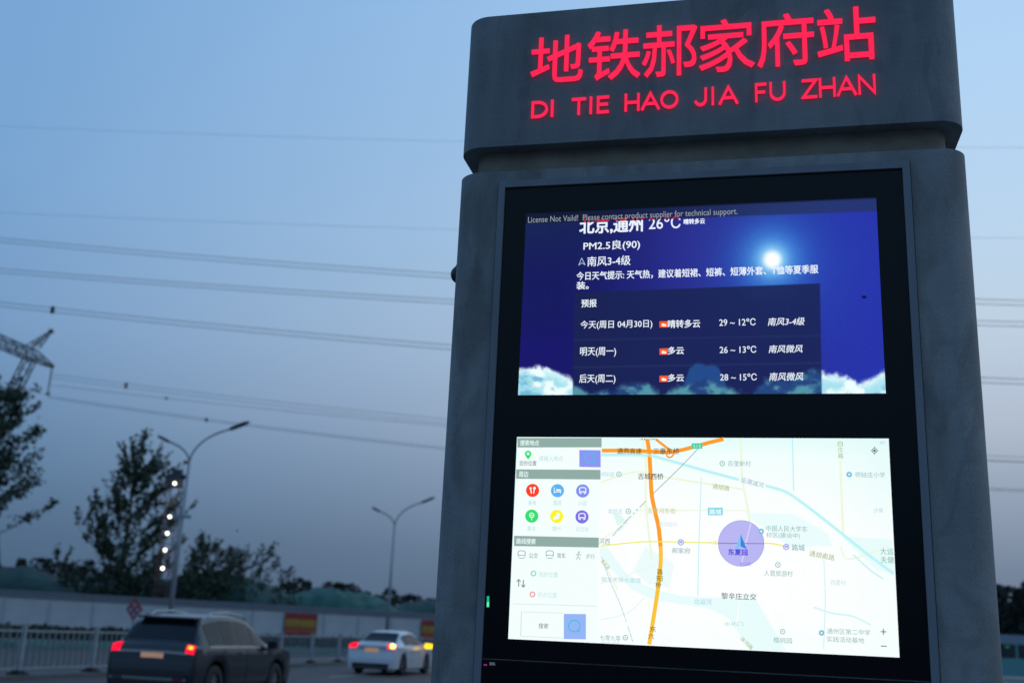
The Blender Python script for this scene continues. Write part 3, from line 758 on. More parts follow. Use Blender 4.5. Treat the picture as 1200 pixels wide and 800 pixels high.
# ================================================================== the totem
M_CON = concrete('totem_concrete', (.232, .240, .240), (.150, .154, .150))
M_CON2 = concrete('header_concrete', (.186, .196, .202), (.150, .158, .160))
M_NECK = mat('neck_render', (.22, .19, .145), .8, var=.2, scale=9, bump=.2)
M_FRAME = mat('totem_frame', (.155, .172, .192), .55, 0, var=.10, scale=12, streak=(1, 1, .2))
M_BEZEL = mat('black_glass', (.003, .004, .005), .22, spec=.18)
totem = thing('station_totem', 'tall grey concrete station totem with red lettering and two lit screens', 'information totem', (.067, 0, 0), 0)
OX = .067
X0, X1 = -.832-OX, .965-OX
bm = bmesh.new(); prism(bm, rrect(X0, X1, 0, .46, .095, 10), 0, 3.200); bevelled(bm, .010, 2)
body = obj('body', bm, M_CON, totem); autosmooth(body, 30)
bm = bmesh.new(); prism(bm, rrect(X0+.055, X1-.055, .06, .40, .06, 8), 3.200, 3.303); neck = obj('neck', bm, M_NECK, totem); autosmooth(neck, 30)
bm = bmesh.new(); prism(bm, rrect(X0, X1, 0, .46, .095, 12), 3.303, 3.858); bevelled(bm, .012, 3)
header = obj('header_block', bm, M_CON2, totem); autosmooth(header, 30)
bm = bmesh.new(); prism(bm, rrect(X0-.05, X1+.05, -.06, .52, .10, 8), 0, .10); obj('plinth', bm, M_KERB, totem)
# round fitting on the left flank
bm = bmesh.new(); q = fp(535, 325, .23); bar(bm, (X0-.03, .2, q[1]), (X0+.02, .2, q[1]), .040, 20, .05); bmesh.ops.create_uvsphere(bm, u_segments=16, v_segments=10, radius=.036, matrix=Matrix.Translation((X0-.02, .2, q[1]))); obj('round_fitting', bm, M_TRIM, totem, smooth=True)
# frame ring, groove and glass
def ring(bm, a, b, y0, y1):
    """a, b: outer and inner (x0, x1, z0, z1)"""
    o = [(a[0], a[2]), (a[1], a[2]), (a[1], a[3]), (a[0], a[3])]; i_ = [(b[0], b[2]), (b[1], b[2]), (b[1], b[3]), (b[0], b[3])]
    V = [[bm.verts.new((x, y, z)) for x, z in P] for P, y in ((o, y1), (o, y0), (i_, y0), (i_, y1))]
    for A, B in zip(V, V[1:]):
        for k in range(4): bm.faces.new((A[k], A[(k+1) % 4], B[(k+1) % 4], B[k]))
GX0, GX1, GZ0, GZ1 = -.637-OX, .746-OX, .62, 3.130
bm = bmesh.new(); ring(bm, (GX0-.024, GX1+.024, GZ0-.02, GZ1+.026), (GX0, GX1, GZ0, GZ1), -.014, .002); bevelled(bm, .0035, 2); bmesh.ops.recalc_face_normals(bm, faces=bm.faces)
obj('screen_frame', bm, M_FRAME, totem)
bm = bmesh.new(); ring(bm, (GX0-.0285, GX1+.0285, GZ0-.025, GZ1+.031), (GX0-.0245, GX1+.0245, GZ0-.0205, GZ1+.0265), -.0012, .001); bmesh.ops.recalc_face_normals(bm, faces=bm.faces); obj('groove_shade', bm, M_TRIM, totem)  # dark ring painted in for the shade of the groove round the frame
SEAM = fp(700, 778)[1]
bm = bmesh.new(); box(bm, (GX0+.0005, -.004, SEAM+.0018), (GX1-.0005, .001, GZ1-.0005)); bevelled(bm, .001, 1); obj('glass_panel', bm, M_BEZEL, totem)
bm = bmesh.new(); box(bm, (GX0+.0005, -.004, GZ0+.0005), (GX1-.0005, .001, SEAM-.0018)); bevelled(bm, .001, 1); obj('lower_panel', bm, M_BEZEL, totem)

# ------------------------------------------------------------------ header lettering
TXT = []           # (curve object, name, material, parent, target rect, y, depth, shear/bold handled already)
CLIP = {}
def text(s, x0, x1, yt, yb, rgb, parent, y=-.0062, bold=0.0, name='text', shear=0.0, ext=0.0, s_em=1.0, rot=0.0, clip=None):
    """lettering whose ink fills the box from pixel (x0, yt) to (x1, yb), measured at its left end"""
    c = bpy.data.curves.new(name, 'FONT'); c.body = s; c.size = 1; c.shear = shear; c.extrude = ext
    c.resolution_u = 3
    o = bpy.data.objects.new('tmp', c); COL.objects.link(o)
    if clip: CLIP[len(TXT)] = clip
    TXT.append((o, name, G(rgb, s_em), parent, (x0, x1, yt, yb), y, rot, ext, bold))
def flush_text():
    bpy.context.view_layer.update(); dg = bpy.context.evaluated_depsgraph_get()
    for ti, (o, name, mm, parent, (x0, x1, yt, yb), y, rot, ext, bold) in enumerate(TXT):
        me = bpy.data.meshes.new_from_object(o.evaluated_get(dg)); me.name = name
        n = len(me.vertices); co = np.empty(n*3); me.vertices.foreach_get('co', co); co = co.reshape(-1, 3)
        mn, mx_ = co.min(0), co.max(0)
        ax, az_ = fp(x0, yb); bx, _ = fp(x1, yb); _, cz = fp(x0, yt)
        u = (co[:, 0]-mn[0])/max(mx_[0]-mn[0], 1e-6); v = (co[:, 1]-mn[1])/max(mx_[1]-mn[1], 1e-6)
        w, h = bx-ax, cz-az_
        X = (u-.5)*w; Z = (v-.5)*h
        c_, s_ = math.cos(rot), math.sin(rot)
        cx, cz_ = ax+w/2, az_+h/2
        if parent.type == 'MESH' or True:
            ox = OX
        out_ = np.empty_like(co); out_[:, 0] = cx-ox+X*c_-Z*s_; out_[:, 2] = cz_+X*s_+Z*c_; out_[:, 1] = y-co[:, 2]
        if bold:
            # heavier weight: the same glyphs laid over themselves, each a hair in front of the last
            em = w/max(mx_[0]-mn[0], 1e-6)*bold; fs = [list(p.vertices) for p in me.polygons]; V_, F_ = [], []
            k_ = 10 if ext else 6
            for q in range(k_+1):
                a = 2*math.pi*q/k_; d = np.array((math.cos(a)*em if q < k_ else 0, -q*(.00012 if ext else .00002), math.sin(a)*em if q < k_ else 0))
                V_ += (out_+d).tolist(); F_ += [[i+q*n for i in f] for f in fs]
            bpy.data.meshes.remove(me); me = bpy.data.meshes.new(name); me.from_pydata(V_, [], F_)
        else: me.vertices.foreach_set('co', out_.reshape(-1)); me.materials.clear()
        me.materials.append(mm); me.update()
        if ti in CLIP:                                     # lettering cut off by the bar above it
            bm = bmesh.new(); bm.from_mesh(me); zc = fp(x0, CLIP[ti])[1]
            bmesh.ops.bisect_plane(bm, geom=bm.verts[:]+bm.edges[:]+bm.faces[:], plane_co=(0, 0, zc), plane_no=(0, 0, 1), clear_outer=True)
            bm.to_mesh(me); bm.free()
        cu = o.data; bpy.data.objects.remove(o); bpy.data.curves.remove(cu)
        q = bpy.data.objects.new(name, me); COL.objects.link(q); q.parent = parent
    TXT.clear()
M_RED = glow('sign_letter_red', (255, 40, 86), 1.05); MATS['lit_255_40_86_1.1'] = M_RED
RED = (255, 40, 86)
for ch, a, b, yt, yb in (('地', 621.5, 682.5, 46.5, 99), ('铁', 688, 750, 40, 96), ('郝', 752.5, 817, 33.5, 92), ('家', 819.5, 884.5, 27, 86.5), ('府', 888, 955, 20.5, 80.5), ('站', 958.5, 1028, 13.5, 74.5)):
    text(ch, a, b, yt, yb, RED, header, y=-.004, bold=.0008, name='character', ext=.006, s_em=1.1)
# latin line, built from strokes so that it stays monoline
def strokes(polys, px0, px1, pyt, pyb, wpx, name='letter'):
    ax, az_ = fp(px0, pyb); bx, _ = fp(px1, pyb); _, cz = fp(px0, pyt); hw = wpx*(bx-ax)/(px1-px0)/2
    bm = bmesh.new()
    for pl in polys:
        P = [Vector((ax-OX+hw+u*(bx-ax-2*hw), az_+hw+v*(cz-az_-2*hw))) for u, v in pl]
        closed = (P[0]-P[-1]).length < 1e-6
        if closed: P = P[:-1]
        n = len(P); Lf, Rt = [], []
        for i in range(n):
            a = P[i-1] if (i > 0 or closed) else P[i]; c = P[(i+1) % n] if (i < n-1 or closed) else P[i]
            d1 = (P[i]-a) if (P[i]-a).length > 0 else (c-P[i]); d2 = (c-P[i]) if (c-P[i]).length > 0 else d1
            d1 = d1.normalized(); d2 = d2.normalized()
            q = P[i].copy()
            if not closed and i == 0: q = q-d2*hw
            if not closed and i == n-1: q = q+d1*hw
            t_ = (d1+d2); t_ = t_.normalized() if t_.length > .2 else d2
            nn = Vector((-t_.y, t_.x)); k = hw/max(.45, nn.dot(Vector((-d1.y, d1.x))))
            Lf.append(q+nn*k); Rt.append(q-nn*k)
        F_, B_ = -.010, -.001
        vf = [(bm.verts.new((l.x, F_, l.y)), bm.verts.new((r_.x, F_, r_.y)), bm.verts.new((l.x, B_, l.y)), bm.verts.new((r_.x, B_, r_.y))) for l, r_ in zip(Lf, Rt)]
        m_ = n if closed else n-1
        for i in range(m_):
            A, B = vf[i], vf[(i+1) % n]
            bm.faces.new((A[0], A[1], B[1], B[0])); bm.faces.new((A[0], B[0], B[2], A[2])); bm.faces.new((A[1], A[3], B[3], B[1]))
        if not closed:
            for A in (vf[0], vf[-1]): bm.faces.new((A[0], A[1], A[3], A[2]))
        F_ -= .0004
    bmesh.ops.recalc_face_normals(bm, faces=bm.faces)
    return obj(name, bm, M_RED, header)
arc = lambda cx, cy, rx, ry, a0, a1, n=14: [(cx+rx*math.cos(R(a0+(a1-a0)*k/n)), cy+ry*math.sin(R(a0+(a1-a0)*k/n))) for k in range(n+1)]
LET = {'D': [[(0, 0), (0, 1), (.35, 1)]+arc(.35, .5, .65, .5, 80, -80)+[(.35, 0), (0, 0)]], 'I': [[(0.5, 0), (0.5, 1)]], 'T': [[(0, 1), (1, 1)], [(.5, .9), (.5, 0)]],
       'E': [[(1, 1), (0, 1), (0, 0), (1, 0)], [(.12, .52), (.9, .52)]], 'H': [[(0, 0), (0, 1)], [(1, 0), (1, 1)], [(.1, .5), (.9, .5)]],
       'A': [[(0, 0), (.5, 1), (1, 0)], [(.26, .33), (.74, .33)]], 'O': [arc(.5, .5, .5, .5, 0, 360, 28)], 'J': [[(1, 1), (1, .38)]+arc(.5, .38, .5, .38, 0, -150, 10)],
       'F': [[(1, 1), (0, 1), (0, 0)], [(.12, .52), (.85, .52)]], 'U': [[(0, 1), (0, .42)]+arc(.5, .42, .5, .42, 180, 360, 12)+[(1, 1)]], 'Z': [[(0, 1), (1, 1), (0, 0), (1, 0)]], 'N': [[(0, 0), (0, 1), (1, 0), (1, 1)]]}
def latin(ch, x0, x1):
    yt, yb = 120.4-(x0-623)*.0805, 139.4-(x0-623)*.0720
    if ch == 'I': x0 -= 1.0; x1 += 1.0
    strokes(LET[ch], x0, x1, yt, yb, 2.8)
for ch, a, b in (('D', 622.8, 642), ('I', 644.5, 649.5), ('T', 670, 686.5), ('I', 690, 694.8), ('E', 699.5, 713.5), ('H', 732, 749.5), ('A', 751.5, 773), ('O', 774, 795), ('J', 813.5, 828.5), ('I', 833, 837.8),
                 ('A', 842.5, 865), ('F', 885, 898.5), ('U', 902, 920.8), ('Z', 940, 958), ('H', 960, 979.5), ('A', 981, 1004), ('N', 1006, 1026.5)):
    latin(ch, a, b)

# ------------------------------------------------------------------ screens: pictures as coloured grids
def vnoise(x, y, seed):
    rs = np.random.RandomState(seed); g = rs.rand(64, 64)
    xi = np.floor(x).astype(int); yi = np.floor(y).astype(int); fx = x-xi; fy = y-yi
    fx = fx*fx*(3-2*fx); fy = fy*fy*(3-2*fy); A = lambda a, b: g[a % 64, b % 64]
    return (A(xi, yi)*(1-fx)+A(xi+1, yi)*fx)*(1-fy)+(A(xi, yi+1)*(1-fx)+A(xi+1, yi+1)*fx)*fy
def fbm(x, y, seed, o=5):
    v = 0; a = .5; t_ = 0
    for k in range(o): v = v+a*vnoise(x*2**k, y*2**k, seed+k); t_ += a; a *= .5
    return v/t_
def pic_screen(name, rect, nx, ny, fn, y=-.0048):
    x0, x1, z0, z1 = rect
    u = np.linspace(0, 1, nx+1); v = np.linspace(0, 1, ny+1); UU, VV = np.meshgrid(u, v)
    X = x0+UU*(x1-x0); Z = z1-VV*(z1-z0)
    # where each grid point shows in the photograph, the frame in which the picture is described
    d = np.stack([X-CAM.x, np.full_like(X, -CAM.y), Z-CAM.z], -1)
    zz = d@np.array(fwd); PX = 600+F_PX*(d@np.array(RGT))/zz; PY = 400-F_PX*(d@np.array(UP))/zz
    col = np.clip(fn(PX, PY, UU, VV), 0, 400)/255
    colL = np.where(col <= .04045, col/12.92, ((col+.055)/1.055)**2.4)
    vs = np.stack([X-OX, np.full_like(X, y), Z], -1).reshape(-1, 3)
    i = np.arange(nx*ny); r_, c_ = i//nx, i % nx; a = r_*(nx+1)+c_
    fs = np.stack([a, a+nx+1, a+nx+2, a+1], -1)
    me = bpy.data.meshes.new(name); me.from_pydata(vs.tolist(), [], fs.tolist())
    at = me.color_attributes.new('picture', 'FLOAT_COLOR', 'POINT')
    at.data.foreach_set('color', np.concatenate([colL, np.ones_like(colL[..., :1])], -1).reshape(-1).astype(np.float32))
    M = bpy.data.materials.new(name+'_picture'); M.use_nodes = True; t = M.node_tree; t.nodes.clear()
    o_ = t.nodes.new('ShaderNodeOutputMaterial'); e = t.nodes.new('ShaderNodeEmission'); q = t.nodes.new('ShaderNodeAttribute'); q.attribute_name = 'picture'
    t.links.new(q.outputs['Color'], e.inputs[0]); t.links.new(e.outputs[0], o_.inputs[0]); me.materials.append(M)
    o = bpy.data.objects.new(name, me); COL.objects.link(o); o.parent = totem
    return o
def sm(a, b, x): 
    t_ = np.clip((x-a)/(b-a), 0, 1); return t_*t_*(3-2*t_)
def mixc(c, k, f): return c*(1-f[..., None])+np.array(k, float)*f[..., None]
def weather(px, py, u, v):
    y = py+(px-825)*.018                                   # row height where the pixel rows run level
    c = np.zeros(px.shape+(3,))+np.array((24, 28, 96.))
    c = mixc(c, (40, 44, 140), sm(.10, .55, u)); c = mixc(c, (40, 52, 170), sm(.55, 1.0, u))
    c = mixc(c, (26, 40, 84), sm(.45, .0, v)*sm(.45, .05, u)*.8)
    c = mixc(c, (46, 42, 132), np.exp(-((px-845)/70)**2-((py-285)/55)**2)*.75)
    c = mixc(c, (28, 24, 116), sm(.5, .8, v)*sm(.3, .1, u)*.6)
    # sun
    d = np.hypot(px-905, (py-305)*1.0)
    c = mixc(c, (44, 84, 190), np.exp(-(d/95)**2)*.55); c = mixc(c, (45, 105, 205), np.exp(-(d/46)**2)*.85); c = mixc(c, (95, 180, 240), np.exp(-(d/29)**2)*.9)
    c = mixc(c, (190, 235, 255), np.exp(-(d/15)**2.4)); c = mixc(c, (255, 255, 255), sm(14, 5, d))
    pan = sm(-.8, .8, px-(672.5+(py-400)*-.02))*sm(.8, -.8, px-(962+(py-400)*.018))*sm(-.6, .6, py-(343.5-(px-672)*.038))
    c = mixc(c, (27, 37, 82), pan*.86)
    for ln, k in ((396, .25), (428, .3)):
        c = mixc(c, (62, 72, 120), pan*k*np.exp(-((y-ln-(px-825)*.0)/1.0)**2))
    # clouds
    n = fbm(px/26, py/20, 5); n2 = fbm(px/9, py/8, 9)
    xs_ = [600, 612, 640, 655, 672, 690, 715, 735, 760, 775, 800, 830, 860, 880, 895, 930, 950, 975, 990, 1005, 1022, 1040]
    ys_ = [432, 431, 430, 437, 446, 462, 458, 449, 448, 463, 452, 446, 457, 462, 444, 440, 432, 438, 441, 450, 443, 434]
    top = np.interp(px, xs_, ys_)+(n-.5)*10+(n2-.5)*8+(fbm(px/4, py/4, 71)-.5)*5
    cl = sm(-2.5, 5+3*pan, py-top)
    body_ = np.zeros_like(c)+np.array((168, 226, 240.)); body_ = mixc(body_, (240, 255, 255), np.clip(sm(.42, .70, fbm(px/14, py/10, 21))+sm(16, 2, py-top)*.7, 0, 1))
    body_ = mixc(body_, (100, 175, 210), sm(.5, .3, fbm(px/18, py/12, 33))*sm(3, 16, py-top)*.8)
    inside = mixc(np.zeros_like(c)+np.array((84, 150, 168.)), (38, 70, 128), sm(.6, .35, fbm(px/20, py/14, 44)))
    body_ = body_*(1-pan[..., None])+inside*pan[..., None]
    c = c*(1-cl[..., None])+body_*cl[..., None]
    c = mixc(c, (40, 92, 160), pan*.7*sm(0, 5, py-(425+((px-826)/19.)**4*9+(n-.5)*12+(n2-.5)*6))*(1-cl))
    # status bar over the top
    bar_ = sm(.6, -.6, py-(262.5-(px-616)*.0345))
    bc = np.zeros_like(c)+np.array((17, 26, 44.)); bc = mixc(bc, (38, 54, 92), sm(.1, .95, u))
    c = mixc(c*.3+bc*.7, (0, 0, 0), sm(.012, 0, v)*.5)*bar_[..., None]+c*(1-bar_[..., None])
    c = mixc(c, (10, 10, 40), np.exp(-((px-1012.5)/2.6)**4-((py-348.5)/1.5)**4))
    c = c*(1+.05*(fbm(px/2.2, py/2.2, 61, 2)-.5))[..., None]
    return c
sc1 = pic_screen('weather_screen', (-.555, .658, 2.350, 3.030), 420, 236, weather)
def mapbase(px, py, u, v):
    c = np.zeros(px.shape+(3,))+np.array((240, 255, 253.))
    ctr = np.exp(-((u-.55)/.5)**4-((v-.62)/.45)**4)
    c = mixc(c, (254, 255, 255), ctr)
    c = mixc(c, (196, 248, 250), sm(.035, 0, u)*.8); c = mixc(c, (222, 252, 250), sm(.10, 0, v)*.6)
    c = mixc(c, (222, 250, 250), sm(.80, 1.0, u)*sm(.5, .1, v)*.4)
    c = c*(1+.012*(fbm(px/3, py/3, 4, 2)-.5))[..., None]
    return c
LRECT = (-.552, .660, 1.535, 2.203)
sc2 = pic_screen('map_screen', LRECT, 120, 70, mapbase)

# ---- writing on the weather screen
def slope(x, y): return y
WHT = (236, 244, 255)
T = lambda s, x0, x1, yt, yb, c=WHT, bold=.02, y=-.0062, **k: text(s, x0, x1, yt, yb, c, sc1, y=y, bold=bold, **k)
T('License Not Vaild!  Please contact product supplier for technical support.', 619, 864.5, 255, 264, (146, 158, 168), 0)
T('北京,通州', 679.5, 753, 257.2, 275.4, (186, 44, 60), .02, y=-.0058)
T('北京,通州', 679.5, 753, 257.2, 275.4, WHT, .03, clip=261.8)
T('26℃', 760.5, 797.5, 255.4, 269.4, (170, 44, 60), .008, y=-.0058)
T('26℃', 760.5, 797.5, 255.4, 269.4, WHT, .008, clip=258.6)
T('晴转多云', 801.5, 826, 257.6, 263.8, WHT, .035)
T('PM2.5良(90)', 684, 750, 283.6, 295.8, WHT, .012)
T('南风3-4级', 688.5, 739, 301.5, 312.8, WHT, .012)
T('今日天气提示: 天气热，建议着短裙、短裤、短薄外套、T恤等夏季服', 676, 959, 319.4, 329.2, WHT, .02)
T('装。', 676, 690, 330.8, 339.8, WHT, .02)
T('预报', 681.5, 699.3, 351.6, 360.6, WHT, .02)
T('今天(周日 04月30日)', 680.5, 764.5, 376.4, 387, WHT, .012)
T('明天(周一)', 680, 722, 407.6, 418.8, WHT, .012)
T('后天(周二)', 679, 721.3, 439, 450.4, WHT, .012)
T('晴转多云', 783, 820.5, 375.6, 384.8, WHT, .02)
T('多云', 783, 801.5, 406.9, 415.6, WHT, .02)
T('多云', 783, 801.5, 438.9, 447.4, WHT, .02)
for s_, a, b, yt, yb in (('29 ~ 12℃', 843, 885.5, 374.3, 382.4), ('26 ~ 13℃', 843.5, 886.2, 406.3, 414.2), ('28 ~ 15℃', 844, 886.8, 438.3, 446.2)): T(s_, a, b, yt, yb, WHT, .008)
for s_, a, b, yt, yb in (('南风3-4级', 900, 943, 373, 382.2), ('南风微风', 901, 940.5, 405, 414), ('南风微风', 901.5, 941.3, 437, 446.6)): T(s_, a, b, yt, yb, WHT, .012, shear=.22)

def flat(name, pts, rgb, parent, y, s_em=1.0):
    """polygon given by photograph points on the screen"""
    P = [fp(*p) for p in pts]; bm = bmesh.new(); f = bm.faces.new([bm.verts.new((x-OX, y, z)) for x, z in P])
    if len(P) > 4: bmesh.ops.triangulate(bm, faces=[f])
    return obj(name, bm, G(rgb, s_em), parent)
def disc(name, cx, cy, r, rgb, parent, y, n=28, r_in=None):
    pts = [(cx+r*math.cos(2*math.pi*k/n), cy+r*math.sin(2*math.pi*k/n)) for k in range(n)]
    if r_in is None: return flat(name, pts, rgb, parent, y)
    bm = bmesh.new(); o_ = [fp(*p) for p in pts]; q = [fp(cx+r_in*math.cos(2*math.pi*k/n), cy+r_in*math.sin(2*math.pi*k/n)) for k in range(n)]
    A = [bm.verts.new((x-OX, y, z)) for x, z in o_]; B = [bm.verts.new((x-OX, y, z)) for x, z in q]
    for k in range(n): bm.faces.new((A[k], A[(k+1) % n], B[(k+1) % n], B[k]))
    return obj(name, bm, G(rgb), parent)
def line(name, pts, w, rgb, parent, y, dash=None):
    """ribbon through photograph points; w in photograph pixels; ends cut at the screen"""
    P = [Vector(fp(*p)) for p in pts]; k = .0028*w/2
    # smooth the polyline
    if len(P) > 2:
        Q = []
        for i in range(len(P)-1):
            a, b, c, d = P[max(i-1, 0)], P[i], P[i+1], P[min(i+2, len(P)-1)]
            for s in range(6):
                f = s/6; Q.append(.5*((2*b)+(-a+c)*f+(2*a-5*b+4*c-d)*f*f+(-a+3*b-3*c+d)*f**3))
        P = Q+[P[-1]]
    bm = bmesh.new(); prev = None; acc = 0
    if dash:
        T_ = []; tot = 0
        for a, b in zip(P, P[1:]):
            L_ = (b-a).length; n = max(1, int(L_/(.0028*dash)))
            for q in range(n):
                if q % 2 == 0: T_.append((a.lerp(b, q/n), a.lerp(b, (q+.9)/n)))
        for a, b in T_:
            d = (b-a).normalized(); nn = Vector((-d.y, d.x))*k
            bm.faces.new([bm.verts.new((p.x-OX, y, p.y)) for p in (a+nn, a-nn, b-nn, b+nn)])
        return obj(name, bm, G(rgb), parent)
    rows = []
    for i, p in enumerate(P):
        d = (P[min(i+1, len(P)-1)]-P[max(i-1, 0)]).normalized(); nn = Vector((-d.y, d.x))*k
        rows.append((bm.verts.new((p.x+nn.x-OX, y, p.y+nn.y)), bm.verts.new((p.x-nn.x-OX, y, p.y-nn.y))))
    for A, B in zip(rows, rows[1:]): bm.faces.new((A[0], A[1], B[1], B[0]))
    return obj(name, bm, G(rgb), parent)
for y_ in (377, 408.8, 440.6):
    flat('weather_icon', [(773, y_), (783, y_-.3), (783, y_+7), (773, y_+7.2)], (250, 92, 40), sc1, -.0056)
    disc('weather_icon', 777.2, y_+4.2, 1.9, (255, 235, 225), sc1, -.0060, 10); disc('weather_icon', 779.6, y_+4.6, 1.6, (255, 235, 225), sc1, -.0061, 10)
line('wind_arrow', [(678.5, 311.5), (682, 303)], .9, (170, 195, 220), sc1, -.006); line('wind_arrow', [(682, 303), (686, 311)], .9, (170, 195, 220), sc1, -.006)
line('wind_arrow', [(678.5, 311.5), (682, 308.6)], .9, (170, 195, 220), sc1, -.006); line('wind_arrow', [(682, 308.6), (686, 311)], .9, (170, 195, 220), sc1, -.006)

# ---- the map
MP = sc2
YA, YR, YI, YT = -.0054, -.0058, -.0064, -.0070
WATER = (232, 253, 252)
def area(pts, rgb=WATER, y=YA): return flat('map_area', pts, rgb, MP, y)
area([(703, 641), (712, 641), (722, 655), (735, 672), (757, 686), (775, 692), (800, 698), (845, 700), (883, 697), (892, 712), (905, 735), (922, 763), (878, 761.5), (868, 745), (855, 725), (830, 712), (800, 708), (765, 702), (740, 690), (718, 668), (703, 650)])
area([(757, 640), (790, 660), (785, 688), (760, 684), (742, 668)], (236, 253, 252), YA-.0001)
area([(872, 600), (930, 602), (970, 625), (975, 640), (925, 640), (896, 620)], (236, 253, 253), YA-.0002)
area([(985, 628), (1045, 632), (1048, 672), (1028, 668), (1005, 645)], WATER, YA-.0003)
area([(718, 600), (728, 603), (733, 610), (724, 616)], (222, 249, 244), YA-.0004)
line('river_line', [(705, 533), (757, 533.5), (775, 537), (800, 544), (830, 552.5), (866, 562)], 3.4, (188, 244, 248), MP, YA-.0006)
line('river_line', [(897, 569), (920, 576), (940, 589), (970, 612), (1000, 636), (1015, 648), (1047, 672)], 3.4, (192, 245, 248), MP, YA-.0006)
line('river_line', [(953, 711), (975, 718), (1000, 722), (1020, 732)], 2, (214, 246, 248), MP, YA-.0006)
line('river_line', [(1000, 650), (1020, 668), (1035, 678)], 1.6, (190, 240, 242), MP, YA-.0006, dash=5)
PALE = (238, 248, 222)
for pts, w, c in (([(754, 513.8), (757, 540), (757, 590), (760, 620), (764, 655)], 2.4, PALE), ([(868, 513.6), (870, 560), (877, 600), (880, 620)], 2.4, PALE), ([(984.5, 540), (986, 580), (988, 625)], 2.4, PALE),
                  ([(705, 565), (745, 553), (785, 560), (830, 567), (870, 573)], 2.2, PALE), ([(745, 598), (790, 598), (880, 598)], 1.6, (240, 250, 228)), ([(705, 632), (730, 615), (757, 590)], 1.6, (240, 250, 230)),
                  ([(822, 560), (820.5, 600), (819, 640), (818, 698)], 1.2, (196, 244, 248)), ([(928.5, 513.8), (930, 575)], 1.2, (186, 240, 248)), ([(703, 684), (740, 672), (765, 662)], 1.4, (232, 250, 246)),
                  ([(703, 726), (735, 718), (755, 700)], 1.4, (232, 250, 246)), ([(863, 730), (867, 705)], 2, (250, 253, 250)), ([(965, 650), (967, 700), (965, 760)], 1.3, (214, 246, 248)), ([(1040, 640), (995, 655), (985, 640)], 1.4, (236, 248, 224)),
                  ([(703, 657), (712, 668), (724, 690)], 1.6, (238, 248, 232))):
    line('map_road', pts, w, c, MP, YR)
ORG = (252, 160, 42)
line('map_road', [(705.5, 528), (735, 528), (760, 529), (785, 529.6), (797, 527.8), (812, 524), (830, 519), (848, 514.6)], 4.6, ORG, MP, YR-.0001)
line('map_road', [(758.6, 514.6), (761, 530), (762.5, 555), (764, 580), (768, 600), (772, 618), (774.3, 640)], 4.8, ORG, MP, YR-.0002)
line('map_road', [(774.3, 640), (774.6, 655), (772.5, 680), (768.5, 708), (765, 730), (761, 754.5)], 4.6, (252, 196, 56), MP, YR-.0002)
line('map_road', [(769, 515), (778, 522), (785, 527), (790, 530)], 3, ORG, MP, YR-.0003)
line('map_road', [(781, 532), (783, 535.5), (787, 535.5), (789.5, 532)], 2, ORG, MP, YR-.0003)
line('metro_line', [(704, 640), (722, 637.5), (757, 634.5), (800, 635), (842, 636)], 1.3, (238, 238, 90), MP, YR-.0004)
line('metro_line', [(896, 636), (907, 637), (919, 639.5)], 1.4, (238, 238, 90), MP, YR-.0004)
line('railway_line', [(820, 524), (794, 551), (766, 578)], .8, (130, 155, 165), MP, YR-.0004)
line('railway_line', [(757, 587), (736, 608), (718, 628)], .9, (130, 175, 190), MP, YR-.0004, dash=2.6)
line('railway_line', [(705, 652), (715, 680), (728, 710), (742, 752)], .9, (170, 215, 225), MP, YR-.0004, dash=4)
disc('location_halo', 868.6, 636.5, 27, (186, 184, 244), MP, YI); disc('location_halo', 868.6, 636.5, 27, (150, 140, 232), MP, YI-.0001, 40, 26.4)
line('metro_line', [(842, 636.4), (895.4, 636.8)], .9, (140, 100, 170), MP, YI-.0002)
line('map_road', [(880, 613), (873, 640), (869, 661)], 1.5, (212, 212, 250), MP, YI-.00015)
flat('location_arrow', [(868, 625.5), (861.8, 643.5), (868, 640)], (120, 200, 245), MP, YI-.0005); flat('location_arrow', [(868, 625.5), (868, 640), (875.2, 643.5)], (64, 130, 225), MP, YI-.0005)
# side panel
flat('side_panel', [(607, 513.6), (703.6, 513.6), (699.6, 752.8), (596.2, 748)], (244, 255, 254), MP, YI-.0002)
BARC = (146, 172, 166)
for a, b, c in (((607, 513.4, 524.4), (705.3, 513.4, 524.2), '搜索地点'), ((605.4, 550, 561), (704.0, 550.6, 561.8), '周边'), ((603, 627.6, 639.6), (702, 629.8, 641.3), '路线搜索')):
    flat('heading_bar', [(a[0], a[1]), (b[0], b[1]), (b[0], b[2]), (a[0], a[2])], BARC, MP, YI-.0004)
TM = lambda s, x0, x1, yt, yb, c, bold=0.0, **k: text(s, x0, x1, yt, yb, c, MP, y=YT, bold=bold, **k)
TM('搜索地点', 610, 632, 515.8, 522.2, (232, 250, 246), .02); TM('周边', 608.5, 619.5, 552.2, 559, (232, 250, 246), .02); TM('路线搜索', 605.5, 628, 630.4, 637, (232, 250, 246), .02)
TM('您的位置', 609, 629, 539.8, 545.6, (62, 96, 96)); TM('请输入地点', 632, 660, 534, 540.2, (176, 224, 220))
